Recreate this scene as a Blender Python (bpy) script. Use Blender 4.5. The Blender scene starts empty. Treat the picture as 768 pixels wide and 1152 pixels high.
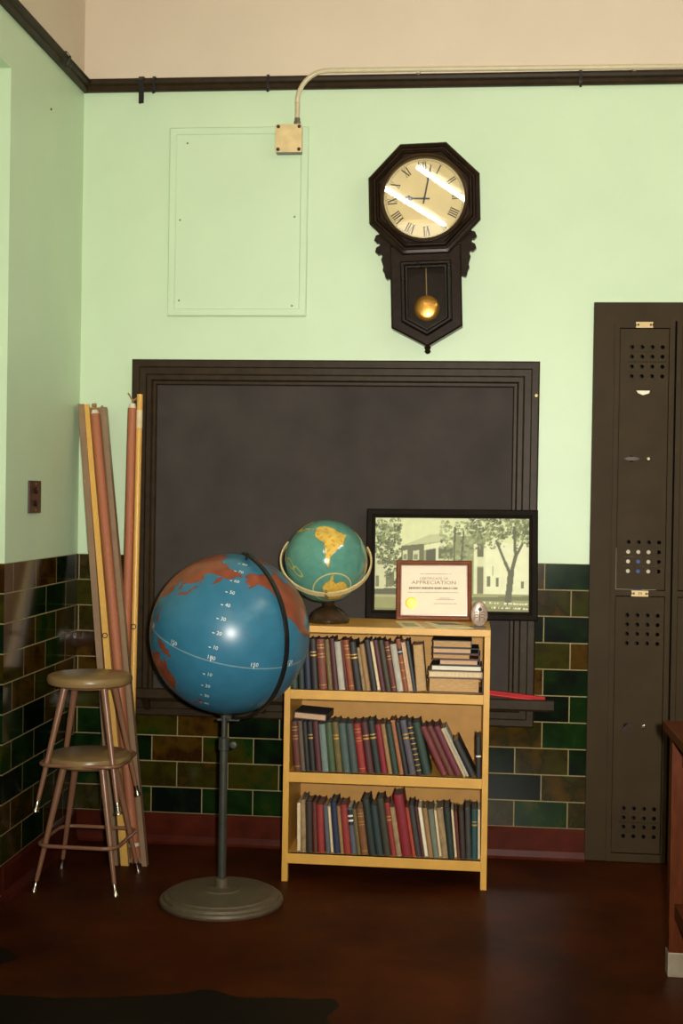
import bpy, bmesh, math, random
import numpy as np
from mathutils import Vector, Matrix
random.seed(7)
PI = math.pi
sc = bpy.context.scene
col = sc.collection

# ------------------------------------------------------------------ materials
def lin(c):
    out = []
    for v in c[:3]:
        v = v / 255.0
        out.append(v / 12.92 if v <= 0.04045 else ((v + 0.055) / 1.055) ** 2.4)
    return out
def rgba(c): return tuple(lin(c)) + (1.0,)
_mats = {}
def M(name, rgb, rough=.5, metal=0.0, var=.12, scale=25.0, bump=0.0, spec=.5, stretch=(1, 1, 1), coat=0.0):
    """principled material whose colour wanders a little with noise"""
    if name in _mats: return _mats[name]
    m = bpy.data.materials.new(name); m.use_nodes = True
    nt = m.node_tree; b = nt.nodes['Principled BSDF']
    b.inputs['Roughness'].default_value = rough
    b.inputs['Metallic'].default_value = metal
    b.inputs['Specular IOR Level'].default_value = spec
    b.inputs['Coat Weight'].default_value = coat
    tc = nt.nodes.new('ShaderNodeTexCoord'); mp = nt.nodes.new('ShaderNodeMapping')
    mp.inputs['Scale'].default_value = stretch
    nz = nt.nodes.new('ShaderNodeTexNoise'); nz.inputs['Scale'].default_value = scale
    nz.inputs['Detail'].default_value = 5
    nt.links.new(tc.outputs['Object'], mp.inputs['Vector']); nt.links.new(mp.outputs['Vector'], nz.inputs['Vector'])
    mx = nt.nodes.new('ShaderNodeMix'); mx.data_type = 'RGBA'
    c = lin(rgb)
    mx.inputs['A'].default_value = tuple(max(0, v * (1 - var)) for v in c) + (1,)
    mx.inputs['B'].default_value = tuple(min(1, v * (1 + var)) for v in c) + (1,)
    mr = nt.nodes.new('ShaderNodeMapRange')
    mr.inputs['From Min'].default_value = .3; mr.inputs['From Max'].default_value = .7
    nt.links.new(nz.outputs['Fac'], mr.inputs['Value'])
    nt.links.new(mr.outputs['Result'], mx.inputs['Factor'])
    nt.links.new(mx.outputs['Result'], b.inputs['Base Color'])
    if bump:
        bp = nt.nodes.new('ShaderNodeBump'); bp.inputs['Strength'].default_value = bump; bp.inputs['Distance'].default_value = .002
        nt.links.new(nz.outputs['Fac'], bp.inputs['Height']); nt.links.new(bp.outputs['Normal'], b.inputs['Normal'])
    _mats[name] = m
    return m
def M_attr(name, rough=.4, spec=.5, coat=0.0):
    m = bpy.data.materials.new(name); m.use_nodes = True
    nt = m.node_tree; b = nt.nodes['Principled BSDF']
    a = nt.nodes.new('ShaderNodeAttribute'); a.attribute_name = 'tint'
    nz = nt.nodes.new('ShaderNodeTexNoise'); nz.inputs['Scale'].default_value = 40
    mr = nt.nodes.new('ShaderNodeMapRange'); mr.inputs['To Min'].default_value = .88; mr.inputs['To Max'].default_value = 1.1
    tc = nt.nodes.new('ShaderNodeTexCoord'); nt.links.new(tc.outputs['Object'], nz.inputs['Vector'])
    nt.links.new(nz.outputs['Fac'], mr.inputs['Value'])
    mu = nt.nodes.new('ShaderNodeVectorMath'); mu.operation = 'SCALE'
    nt.links.new(a.outputs['Color'], mu.inputs[0]); nt.links.new(mr.outputs['Result'], mu.inputs['Scale'])
    nt.links.new(mu.outputs['Vector'], b.inputs['Base Color'])
    b.inputs['Roughness'].default_value = rough; b.inputs['Specular IOR Level'].default_value = spec
    b.inputs['Coat Weight'].default_value = coat
    return m
def M_glass(name, refl=1.0):
    m = bpy.data.materials.new(name); m.use_nodes = True
    nt = m.node_tree; nt.nodes.clear()
    out = nt.nodes.new('ShaderNodeOutputMaterial'); mix = nt.nodes.new('ShaderNodeMixShader')
    tr = nt.nodes.new('ShaderNodeBsdfTransparent'); gl = nt.nodes.new('ShaderNodeBsdfGlossy')
    gl.inputs['Roughness'].default_value = .0
    tr.inputs['Color'].default_value = (1, 1, .99, 1)
    fr = nt.nodes.new('ShaderNodeFresnel'); fr.inputs['IOR'].default_value = 1.5
    mu = nt.nodes.new('ShaderNodeMath'); mu.operation = 'MULTIPLY'; mu.inputs[1].default_value = .6 * refl; mu.use_clamp = True
    nt.links.new(fr.outputs[0], mu.inputs[0]); nt.links.new(mu.outputs[0], mix.inputs[0])
    nt.links.new(tr.outputs[0], mix.inputs[1]); nt.links.new(gl.outputs[0], mix.inputs[2])
    nt.links.new(mix.outputs[0], out.inputs['Surface'])
    return m
def M_emit(name, rgb, strength):
    m = bpy.data.materials.new(name); m.use_nodes = True
    b = m.node_tree.nodes['Principled BSDF']
    b.inputs['Base Color'].default_value = (.9, .9, .9, 1)
    b.inputs['Emission Color'].default_value = tuple(rgb) + (1,)
    b.inputs['Emission Strength'].default_value = strength
    return m

# ------------------------------------------------------------------ mesh helpers
def obj(name, bm, mat, parent=None, loc=None, rot=None, smooth=None, recalc=True):
    if recalc: bmesh.ops.recalc_face_normals(bm, faces=bm.faces[:])
    me = bpy.data.meshes.new(name); bm.to_mesh(me); bm.free()
    for m in (mat if isinstance(mat, (list, tuple)) else [mat]): me.materials.append(m)
    if smooth is not None:
        for p in me.polygons: p.use_smooth = True
        if smooth < 3.1: me.set_sharp_from_angle(angle=smooth)
    o = bpy.data.objects.new(name, me); col.objects.link(o)
    if parent is not None: o.parent = parent
    if loc is not None: o.location = loc
    if rot is not None: o.rotation_euler = rot
    return o
def tag(o, label, cat, group=None, kind=None):
    if label: o['label'] = label
    if cat: o['category'] = cat
    if group: o['group'] = group
    if kind: o['kind'] = kind
    return o
def thing(name, label, cat, loc=(0, 0, 0), rot=(0, 0, 0), group=None):
    o = bpy.data.objects.new(name, None); col.objects.link(o)
    o.empty_display_size = .05; o.location = loc; o.rotation_euler = rot
    return tag(o, label, cat, group)
def struct(name, bm, mat, **k):
    o = obj(name, bm, mat, **k); o['kind'] = 'structure'; return o
def copy_tree(o, parent=None):
    c = o.copy(); col.objects.link(c)
    if parent is not None: c.parent = parent
    for ch in list(o.children): copy_tree(ch, c)
    return c
def B(): return bmesh.new()
def box(bm, x0, x1, y0, y1, z0, z1, mi=0, bev=0.0):
    t = bmesh.new()
    bmesh.ops.create_cube(t, size=1)
    for v in t.verts:
        v.co = Vector(((x0 + x1) / 2 + v.co.x * (x1 - x0), (y0 + y1) / 2 + v.co.y * (y1 - y0), (z0 + z1) / 2 + v.co.z * (z1 - z0)))
    if bev: bmesh.ops.bevel(t, geom=t.edges[:], offset=bev, segments=2, profile=.7, affect='EDGES')
    merge(bm, t, mi); return bm
def merge(bm, t, mi=0, mat=None):
    mp = {}
    for v in t.verts: mp[v] = bm.verts.new(mat @ v.co if mat else v.co)
    for f in t.faces:
        try:
            n = bm.faces.new([mp[v] for v in f.verts]); n.material_index = mi if mi else f.material_index
        except ValueError: pass
    t.free()
def hexa(bm, bot, top, mi=0):
    """solid from 4 bottom and 4 top corners"""
    a = [bm.verts.new(p) for p in bot]; b = [bm.verts.new(p) for p in top]
    fs = [bm.faces.new(a[::-1]), bm.faces.new(b)]
    for i in range(4): fs.append(bm.faces.new((a[i], a[(i + 1) % 4], b[(i + 1) % 4], b[i])))
    for f in fs: f.material_index = mi
def frame_at(d):
    d = d.normalized(); u = Vector((0, 0, 1)) if abs(d.z) < .9 else Vector((1, 0, 0))
    a = d.cross(u).normalized(); return a, d.cross(a).normalized()
def tube(bm, pts, r, seg=12, closed=False, caps=True, mi=0):
    pts = [Vector(p) for p in pts]; n = len(pts)
    rs = r if isinstance(r, (list, tuple)) else [r] * n
    rings = []; pa = None
    for i, p in enumerate(pts):
        if closed: d = pts[(i + 1) % n] - pts[i - 1]
        else: d = pts[min(i + 1, n - 1)] - pts[max(i - 1, 0)]
        d.normalize()
        if pa is None: a, b = frame_at(d)
        else:
            a = (pa - d * pa.dot(d)).normalized(); b = d.cross(a)
        pa = a
        rings.append([bm.verts.new(p + (a * math.cos(2 * PI * k / seg) + b * math.sin(2 * PI * k / seg)) * rs[i]) for k in range(seg)])
    m = n if closed else n - 1
    for i in range(m):
        A, C = rings[i], rings[(i + 1) % n]
        for k in range(seg):
            f = bm.faces.new((A[k], A[(k + 1) % seg], C[(k + 1) % seg], C[k])); f.material_index = mi
    if caps and not closed:
        bm.faces.new(rings[0][::-1]).material_index = mi; bm.faces.new(rings[-1]).material_index = mi
    return bm
def lathe(bm, prof, seg=48, axis='z', c=(0, 0, 0), mi=0):
    """profile of (radius, height); axis z or y (height runs towards -y)"""
    c = Vector(c); rings = []
    for r, h in prof:
        if r < 1e-6:
            p = c + (Vector((0, 0, h)) if axis == 'z' else Vector((0, -h, 0))); rings.append([bm.verts.new(p)]); continue
        R_ = []
        for k in range(seg):
            t = 2 * PI * k / seg
            R_.append(bm.verts.new(c + (Vector((r * math.cos(t), r * math.sin(t), h)) if axis == 'z' else Vector((r * math.cos(t), -h, r * math.sin(t))))))
        rings.append(R_)
    for A, C in zip(rings, rings[1:]):
        for k in range(seg):
            k2 = (k + 1) % seg
            if len(A) == 1 and len(C) == 1: continue
            if len(A) == 1: f = bm.faces.new((A[0], C[k2], C[k]))
            elif len(C) == 1: f = bm.faces.new((A[k], A[k2], C[0]))
            else: f = bm.faces.new((A[k], A[k2], C[k2], C[k]))
            f.material_index = mi
    if len(rings[0]) > 1: bm.faces.new(rings[0][::-1]).material_index = mi
    if len(rings[-1]) > 1: bm.faces.new(rings[-1]).material_index = mi
    return bm
def prism(bm, poly, y0, y1, mi=0):
    """(x,z) outline extruded from y0 to y1"""
    a = [bm.verts.new((x, y0, z)) for x, z in poly]; b = [bm.verts.new((x, y1, z)) for x, z in poly]
    n = len(poly)
    fs = [bm.faces.new(a[::-1]), bm.faces.new(b)]
    for i in range(n): fs.append(bm.faces.new((a[i], a[(i + 1) % n], b[(i + 1) % n], b[i])))
    for f in fs: f.material_index = mi
    return bm
def prism_x(bm, poly, x0, x1, mi=0):
    """(y,z) outline extruded along x"""
    a = [bm.verts.new((x0, y, z)) for y, z in poly]; b = [bm.verts.new((x1, y, z)) for y, z in poly]
    n = len(poly); bm.faces.new(a[::-1]).material_index = mi; bm.faces.new(b).material_index = mi
    for i in range(n): bm.faces.new((a[i], a[(i + 1) % n], b[(i + 1) % n], b[i])).material_index = mi
def rings_loft(bm, rings, cap_last=False, mi=0):
    vs = [[bm.verts.new(p) for p in r] for r in rings]
    n = len(vs[0])
    for A, C in zip(vs, vs[1:]):
        for k in range(n): bm.faces.new((A[k], A[(k + 1) % n], C[(k + 1) % n], C[k])).material_index = mi
    if cap_last: bm.faces.new(vs[-1]).material_index = mi
def poly_inset(poly, d):
    """inset a convex polygon (list of x,z, counter-clockwise) by d"""
    n = len(poly); out = []
    for i in range(n):
        p0, p1, p2 = Vector(poly[i - 1]), Vector(poly[i]), Vector(poly[(i + 1) % n])
        e1 = (p1 - p0).normalized(); e2 = (p2 - p1).normalized()
        n1 = Vector((-e1.y, e1.x)); n2 = Vector((-e2.y, e2.x))
        k = d / max(.2, 1 + n1.dot(n2)); out.append(tuple(p1 + (n1 + n2) * k))
    return out
def moulding(bm, poly, prof, mi=0):
    """polygon outline swept through (inset, y) profile"""
    rings_loft(bm, [[(x, y, z) for x, z in poly_inset(poly, ins)] for ins, y in prof], mi=mi)
def rect(x0, x1, z0, z1): return [(x0, z0), (x1, z0), (x1, z1), (x0, z1)]
def text_bm(s, size, align='CENTER'):
    cu = bpy.data.curves.new('lettering', 'FONT'); cu.body = s; cu.size = size; cu.align_x = align; cu.align_y = 'CENTER'; cu.resolution_u = 2
    o = bpy.data.objects.new('lettering', cu); col.objects.link(o)
    dg = bpy.context.evaluated_depsgraph_get(); me = bpy.data.meshes.new_from_object(o.evaluated_get(dg))
    bm = bmesh.new(); bm.from_mesh(me)
    bpy.data.objects.remove(o); bpy.data.curves.remove(cu); bpy.data.meshes.remove(me)
    return bm

# ------------------------------------------------------------------ palette
MINT = M('mint_paint', (204, 225, 188), .45, var=.03, scale=3, bump=.05)
CREAM = M('cream_paint', (216, 200, 176), .6, var=.03, scale=3, bump=.05)
DKBROWN = M('dark_brown_wood', (48, 36, 20), .45, var=.25, scale=30, spec=.16)
BLACKWOOD = M('black_brown_wood', (34, 22, 11), .3, var=.35, scale=40, spec=.1)
SLATE = M('slate_board', (63, 57, 53), .75, var=.2, scale=6, spec=.15)
YELLOWPAINT = M('yellow_tan_paint', (212, 160, 68), .42, var=.07, scale=12, bump=.05)
SHELFBACK = M('tan_hardboard', (186, 136, 62), .6, var=.08, scale=25, bump=.08)
LOCKER = M('locker_enamel', (58, 46, 28), .55, var=.12, scale=10, bump=.05, spec=.1)
UNSEENDIM = M('unseen_wall_dimmed', (110, 116, 88), .6, var=.05, scale=3)  # unseen right and rear walls coloured darker to weaken their reflection in tiles and floor
DARKHOLE = M('locker_inside', (22, 19, 15), .8)
BRASS = M('aged_brass', (190, 160, 100), .35, metal=.6)
CHROME = M('chrome', (205, 195, 175), .2, metal=1.0)
IRON = M('dark_green_iron', (62, 64, 56), .42, metal=.2, var=.2)
BLACKMETAL = M('black_metal', (26, 25, 22), .35, var=.2)
STOOLSEAT = M('tan_seat_paint', (150, 122, 78), .32, var=.1, scale=18)
STOOLLEG = M('taupe_brown_metal', (142, 100, 74), .28, var=.08)
DARKBASE = M('red_brown_tile', (74, 27, 15), .35, var=.25, scale=14, spec=.1)
GROUTC = (142, 126, 86)

def tile_material(name, axis, ox, width):
    m = bpy.data.materials.new(name); m.use_nodes = True
    nt = m.node_tree; N = nt.nodes; L = nt.links; b = N['Principled BSDF']
    tc = N.new('ShaderNodeTexCoord'); sp = N.new('ShaderNodeSeparateXYZ'); L.new(tc.outputs['Object'], sp.inputs[0])
    cb = N.new('ShaderNodeCombineXYZ')
    s1 = N.new('ShaderNodeMath'); s1.operation = 'SUBTRACT'; s1.inputs[1].default_value = ox - 20 * width
    s2 = N.new('ShaderNodeMath'); s2.operation = 'SUBTRACT'; s2.inputs[1].default_value = .115 - 2.0
    L.new(sp.outputs[axis], s1.inputs[0]); L.new(sp.outputs['Z'], s2.inputs[0])
    L.new(s1.outputs[0], cb.inputs['X']); L.new(s2.outputs[0], cb.inputs['Y'])
    br = N.new('ShaderNodeTexBrick'); L.new(cb.outputs[0], br.inputs['Vector'])
    br.offset = .5; br.offset_frequency = 2; br.squash = 1
    br.inputs['Color1'].default_value = (0, 0, 0, 1); br.inputs['Color2'].default_value = (1, 1, 1, 1); br.inputs['Mortar'].default_value = (.5, .5, .5, 1)
    br.inputs['Scale'].default_value = 1; br.inputs['Mortar Size'].default_value = .0023; br.inputs['Mortar Smooth'].default_value = .15
    br.inputs['Brick Width'].default_value = width; br.inputs['Row Height'].default_value = .1; br.inputs['Bias'].default_value = 0
    nz = N.new('ShaderNodeTexNoise'); nz.inputs['Scale'].default_value = 11; nz.inputs['Detail'].default_value = 3; L.new(tc.outputs['Object'], nz.inputs['Vector'])
    a1 = N.new('ShaderNodeMath'); a1.operation = 'MULTIPLY_ADD'; a1.inputs[1].default_value = .9; a1.inputs[2].default_value = -.45; L.new(nz.outputs['Fac'], a1.inputs[0])
    a2 = N.new('ShaderNodeMath'); a2.operation = 'ADD'; L.new(br.outputs['Color'], a2.inputs[0]); L.new(a1.outputs[0], a2.inputs[1])
    rp = N.new('ShaderNodeValToRGB'); e = rp.color_ramp.elements
    stops = [(0, (7, 15, 9)), (.22, (12, 32, 9)), (.42, (20, 46, 11)), (.56, (52, 50, 8)), (.72, (40, 34, 8)), (.88, (72, 50, 8)), (1, (46, 26, 6))]
    e[0].position, e[0].color = 0, rgba(stops[0][1]); e[1].position, e[1].color = 1, rgba(stops[-1][1])
    for p, c in stops[1:-1]:
        q = e.new(p); q.color = rgba(c)
    L.new(a2.outputs[0], rp.inputs[0])
    mx = N.new('ShaderNodeMix'); mx.data_type = 'RGBA'; mx.inputs['B'].default_value = rgba(GROUTC)
    L.new(br.outputs['Fac'], mx.inputs['Factor']); L.new(rp.outputs[0], mx.inputs['A']); L.new(mx.outputs['Result'], b.inputs['Base Color'])
    rr = N.new('ShaderNodeMapRange'); rr.inputs['To Min'].default_value = .12; rr.inputs['To Max'].default_value = .75
    L.new(br.outputs['Fac'], rr.inputs['Value']); L.new(rr.outputs['Result'], b.inputs['Roughness'])
    inv = N.new('ShaderNodeMath'); inv.operation = 'MULTIPLY_ADD'; inv.inputs[1].default_value = -1; inv.inputs[2].default_value = 1; L.new(br.outputs['Fac'], inv.inputs[0])
    n2 = N.new('ShaderNodeMath'); n2.operation = 'MULTIPLY_ADD'; n2.inputs[1].default_value = .08; L.new(nz.outputs['Fac'], n2.inputs[0]); L.new(inv.outputs[0], n2.inputs[2])
    bp = N.new('ShaderNodeBump'); bp.inputs['Strength'].default_value = .5; bp.inputs['Distance'].default_value = .003
    L.new(n2.outputs[0], bp.inputs['Height']); L.new(bp.outputs['Normal'], b.inputs['Normal'])
    return m
TILE_B = tile_material('glazed_tile_back', 'X', .006, .2)
TILE_L = tile_material('glazed_tile_left', 'Y', -.032, .228)

# ------------------------------------------------------------------ room shell
TT, RB, RT, HC = 1.115, 2.908, 2.954, 3.7     # tile top, rail bottom/top, ceiling height
XR, YR = 6.0, -8.4
def quad(bm, pts, mi=0):
    f = bm.faces.new([bm.verts.new(p) for p in pts]); f.material_index = mi
def wall_bands_y(bm, x0, x1, y, zmin=0, zmax=HC, thick=.12):
    for z0, z1, mi in ((0, TT, 0), (TT, RT, 1), (RT, HC, 2)):
        a, c = max(z0, zmin), min(z1, zmax)
        if c > a: box(bm, x0, x1, y, y + thick, a, c, mi)
def wall_bands_x(bm, x, y0, y1, zmin=0, zmax=HC, thick=.12):
    for z0, z1, mi in ((0, TT, 0), (TT, RT, 1), (RT, HC, 2)):
        a, c = max(z0, zmin), min(z1, zmax)
        if c > a: box(bm, x - thick, x, y0, y1, a, c, mi)
LX0, LX1, LZ1 = 1.971, 2.92, 2.098            # opening the lockers stand in
bm = B()
wall_bands_y(bm, -.12, LX0, 0); wall_bands_y(bm, LX1, XR, 0); wall_bands_y(bm, LX0, LX1, 0, zmin=LZ1)
struct('wall_back', bm, [TILE_B, MINT, CREAM])
NY0, NY1, NZ = -.80, -2.7, 2.742              # niche in the left wall
bm = B()
wall_bands_x(bm, 0, NY0, 0); wall_bands_x(bm, 0, YR, NY1); wall_bands_x(bm, 0, NY1, NY0, zmin=NZ)
struct('wall_left', bm, [TILE_L, MINT, CREAM])
bm = B()
wall_bands_x(bm, -.30, NY1, NY0)                                   # back of the niche
wall_bands_y(bm, -.30, -.12, NY0, zmax=NZ); wall_bands_y(bm, -.30, -.12, NY1 - .12, zmax=NZ)
box(bm, -.30, -.12, NY1, NY0, NZ, NZ + .1, 1)
struct('wall_niche', bm, [TILE_L, MINT, CREAM])
bm = B(); wall_bands_x(bm, XR + .12, YR, 0); struct('wall_right', bm, [TILE_L, UNSEENDIM, UNSEENDIM])
bm = B(); wall_bands_y(bm, -.12, XR + .12, YR - .12); struct('wall_rear', bm, [TILE_B, UNSEENDIM, UNSEENDIM])
bm = B(); box(bm, -.42, XR + .12, YR - .12, .12, HC, HC + .1); struct('ceiling', bm, CREAM)

# floor: brown sealed concrete with a worn black patch of its own shape
def pip(px, py, poly):
    inside = np.zeros(px.shape, bool); n = len(poly)
    for i in range(n):
        x1, y1 = poly[i]; x2, y2 = poly[(i + 1) % n]
        if y1 == y2: continue
        c = ((y1 > py) != (y2 > py)) & (px < (x2 - x1) * (py - y1) / (y2 - y1) + x1)
        inside ^= c
    return inside
def tint_mesh(name, verts, faces, colors):
    me = bpy.data.meshes.new(name); me.from_pydata(verts, [], faces)
    at = me.color_attributes.new('tint', 'FLOAT_COLOR', 'POINT')
    arr = np.ones((len(verts), 4), np.float32); arr[:, :3] = colors
    at.data.foreach_set('color', arr.ravel())
    return me
def grid_faces(nx, ny):
    i = np.arange(nx - 1)[None, :] + np.arange(ny - 1)[:, None] * nx
    return np.stack([i, i + 1, i + 1 + nx, i + nx], -1).reshape(-1, 4).tolist()
def mk_floor():
    m = bpy.data.materials.new('brown_floor'); m.use_nodes = True
    nt = m.node_tree; N = nt.nodes; L = nt.links; b = N['Principled BSDF']
    tc = N.new('ShaderNodeTexCoord')
    nz = N.new('ShaderNodeTexNoise'); nz.inputs['Scale'].default_value = 2.6; nz.inputs['Detail'].default_value = 8; nz.inputs['Roughness'].default_value = .65
    L.new(tc.outputs['Object'], nz.inputs['Vector'])
    rp = N.new('ShaderNodeValToRGB'); e = rp.color_ramp.elements
    e[0].position, e[0].color = .3, rgba((40, 15, 4)); e[1].position, e[1].color = .72, rgba((80, 35, 9))
    L.new(nz.outputs['Fac'], rp.inputs[0])
    at = N.new('ShaderNodeAttribute'); at.attribute_name = 'tint'
    n3 = N.new('ShaderNodeTexNoise'); n3.inputs['Scale'].default_value = 26; n3.inputs['Detail'].default_value = 6; L.new(tc.outputs['Object'], n3.inputs['Vector'])
    ad = N.new('ShaderNodeMath'); ad.operation = 'MULTIPLY_ADD'; ad.inputs[1].default_value = .5; ad.inputs[2].default_value = -.25; L.new(n3.outputs['Fac'], ad.inputs[0])
    sm = N.new('ShaderNodeMath'); sm.operation = 'ADD'; L.new(at.outputs['Fac'], sm.inputs[0]); L.new(ad.outputs[0], sm.inputs[1])
    mr = N.new('ShaderNodeMapRange'); mr.inputs['From Min'].default_value = .42; mr.inputs['From Max'].default_value = .58; L.new(sm.outputs[0], mr.inputs['Value'])
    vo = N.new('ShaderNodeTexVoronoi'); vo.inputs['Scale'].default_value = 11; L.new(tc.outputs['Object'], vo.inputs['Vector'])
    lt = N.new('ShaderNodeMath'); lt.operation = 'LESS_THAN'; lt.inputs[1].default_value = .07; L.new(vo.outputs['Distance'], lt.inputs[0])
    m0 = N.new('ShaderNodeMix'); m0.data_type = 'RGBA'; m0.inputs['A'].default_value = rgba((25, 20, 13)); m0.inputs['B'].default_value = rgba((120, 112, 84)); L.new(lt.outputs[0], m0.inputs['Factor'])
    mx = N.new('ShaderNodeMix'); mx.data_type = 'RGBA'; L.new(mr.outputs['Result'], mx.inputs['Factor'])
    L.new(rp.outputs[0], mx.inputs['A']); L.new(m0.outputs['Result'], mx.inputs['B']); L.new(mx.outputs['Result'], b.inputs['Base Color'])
    b.inputs['Roughness'].default_value = .5; b.inputs['Specular IOR Level'].default_value = .08
    bp = N.new('ShaderNodeBump'); bp.inputs['Strength'].default_value = .12; bp.inputs['Distance'].default_value = .004
    L.new(nz.outputs['Fac'], bp.inputs['Height']); L.new(bp.outputs['Normal'], b.inputs['Normal'])
    return m
xs = np.concatenate([[-.42], np.arange(-.2, 2.4, .012), [XR + .12]]); ys = np.concatenate([[YR - .12], np.arange(-2.6, -1.0, .012), [.12]])
gx, gy = np.meshgrid(xs, ys)
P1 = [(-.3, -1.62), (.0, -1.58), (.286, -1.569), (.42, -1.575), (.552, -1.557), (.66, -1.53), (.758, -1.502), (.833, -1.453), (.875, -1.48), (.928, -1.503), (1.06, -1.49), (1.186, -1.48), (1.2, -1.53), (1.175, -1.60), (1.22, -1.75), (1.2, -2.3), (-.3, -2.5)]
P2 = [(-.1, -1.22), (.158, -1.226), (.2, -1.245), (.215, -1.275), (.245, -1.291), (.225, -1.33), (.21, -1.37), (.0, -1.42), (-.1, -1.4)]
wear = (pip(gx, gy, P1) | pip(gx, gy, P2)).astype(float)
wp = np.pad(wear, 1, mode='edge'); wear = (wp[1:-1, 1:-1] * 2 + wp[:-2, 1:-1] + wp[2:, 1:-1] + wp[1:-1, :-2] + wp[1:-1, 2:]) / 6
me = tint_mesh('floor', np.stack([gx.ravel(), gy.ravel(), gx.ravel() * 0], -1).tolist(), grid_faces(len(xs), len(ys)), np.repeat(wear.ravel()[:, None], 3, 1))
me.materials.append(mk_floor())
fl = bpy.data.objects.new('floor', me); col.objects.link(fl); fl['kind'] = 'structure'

# baseboards with a small cove
cove = [(-.001, 0), (-.03, 0), (-.022, .008), (-.014, .03), (-.012, .105), (-.006, .115), (-.001, .115)]
bm = B(); prism_x(bm, cove, 0.0, LX0); struct('baseboard_back', bm, DARKBASE)
bm = B()
a = [bm.verts.new((-y, NY0, z)) for y, z in cove]; c = [bm.verts.new((-y, 0, z)) for y, z in cove]
bm.faces.new(a); bm.faces.new(c[::-1])
for i in range(len(cove)): bm.faces.new((a[i], c[i], c[(i + 1) % len(cove)], a[(i + 1) % len(cove)]))
struct('baseboard_left', bm, DARKBASE)
# picture rail round the room
rail = [(-.001, RB), (-.016, RB), (-.022, RB + .008), (-.022, RB + .02), (-.034, RB + .026), (-.038, RB + .036), (-.03, RT), (-.001, RT)]
bm = B(); prism_x(bm, rail, 0.001, XR); struct('trim_1', bm, DKBROWN)
bm = B()
a = [bm.verts.new((-y, YR, z)) for y, z in rail]; c = [bm.verts.new((-y, -.001, z)) for y, z in rail]
bm.faces.new(a); bm.faces.new(c[::-1])
for i in range(len(rail)): bm.faces.new((a[i], c[i], c[(i + 1) % len(rail)], a[(i + 1) % len(rail)]))
struct('trim_2', bm, DKBROWN)

# hooks clipped over the picture rail
def rail_hook(x, drop, w, label, wall='back', y=0):
    bm = B()
    pts = [(0, -.004, RT + .004), (0, -.03, RT + .006), (0, -.044, RB + .036), (0, -.03, RB + .012), (0, -.028, RB - drop * .5), (0, -.03, RB - drop)]
    for (p, q) in zip(pts, pts[1:]):
        hexa(bm, [(-w, p[1], p[2]), (w, p[1], p[2]), (w, p[1] - .004, p[2] - .002), (-w, p[1] - .004, p[2] - .002)], [(-w, q[1], q[2]), (w, q[1], q[2]), (w, q[1] - .004, q[2] - .002), (-w, q[1] - .004, q[2] - .002)])
    tube(bm, [(0, -.032, RB - drop + .004), (0, -.045, RB - drop - .004), (0, -.05, RB - drop + .006)], .004, 8)
    o = obj('rail_hook', bm, BLACKMETAL)
    if wall == 'back': o.location = (x, 0, 0)
    else: o.location = (0, y, 0); o.rotation_euler = (0, 0, PI / 2)
    return tag(o, label, 'hook', 'hooks on the dark picture rail')
rail_hook(.235, .05, .010, 'long black metal hook hanging below the picture rail near the corner')
rail_hook(.285, .012, .005, 'short black clip on the picture rail just right of the long hook')
rail_hook(.728, .012, .005, 'short black clip on the picture rail above the mint wall panel')
rail_hook(1.904, .012, .005, 'short black clip on the picture rail above the lockers')
rail_hook(0, .006, .006, 'dark clip on the left wall length of picture rail', 'left', -.32)

# ------------------------------------------------------------------ camera
cam_d = bpy.data.cameras.new('camera'); cam = bpy.data.objects.new('camera', cam_d); col.objects.link(cam)
CP = Vector((1.52075, -4.93303, 1.34773)); YAW, PIT, ROL, F = .0986680, -.0106305, .0160729, 1456.52
fw = Vector((-math.sin(YAW) * math.cos(PIT), math.cos(YAW) * math.cos(PIT), math.sin(PIT)))
rt = Vector((math.cos(YAW), math.sin(YAW), 0)); up = rt.cross(fw)
r2 = rt * math.cos(ROL) + up * math.sin(ROL); u2 = up * math.cos(ROL) - rt * math.sin(ROL)
mw = Matrix((r2, u2, -fw)).transposed().to_4x4(); mw.translation = CP
cam.matrix_world = mw
cam_d.sensor_fit = 'VERTICAL'; cam_d.sensor_height = 36; cam_d.lens = F / 1152 * 36; cam_d.clip_start = .05
sc.camera = cam

# ------------------------------------------------------------------ chalkboard
t = thing('chalkboard', 'wide dark slate chalkboard in a brown wooden frame on the back wall', 'chalkboard', (.993, 0, .495))
W2, HH = .781, 1.378
bm = B(); moulding(bm, rect(-W2, W2, 0, HH), [(0, -.001), (0, -.022), (.006, -.028), (.028, -.028), (.032, -.023), (.055, -.023), (.062, -.030), (.078, -.030), (.084, -.018), (.094, -.018), (.1, -.006)])
obj('frame', bm, DKBROWN, t)
bm = B(); box(bm, -W2 + .098, W2 - .098, -.009, -.002, .1, HH - .098); obj('writing_surface', bm, SLATE, t)
bm = B()
prism_x(bm, [(-.024, .07), (-.085, .072), (-.092, .08), (-.092, .112), (-.082, .116), (-.078, .1), (-.06, .094), (-.024, .1)], -.84, .85)
for x in (-.7, -.25, .3):
    prism_x(bm, [(-.026, .02), (-.075, .07), (-.026, .07)], x - .012, x + .012)
obj('chalk_tray', bm, DKBROWN, t, smooth=.6)
for z in (.5, 1.25):
    bm = B(); lathe(bm, [(0, .0), (.006, .0), (.006, .003), (0, .004)], 10, 'y', (W2 - .012, -.027, z)); obj('screw', bm, BRASS, t)
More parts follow.
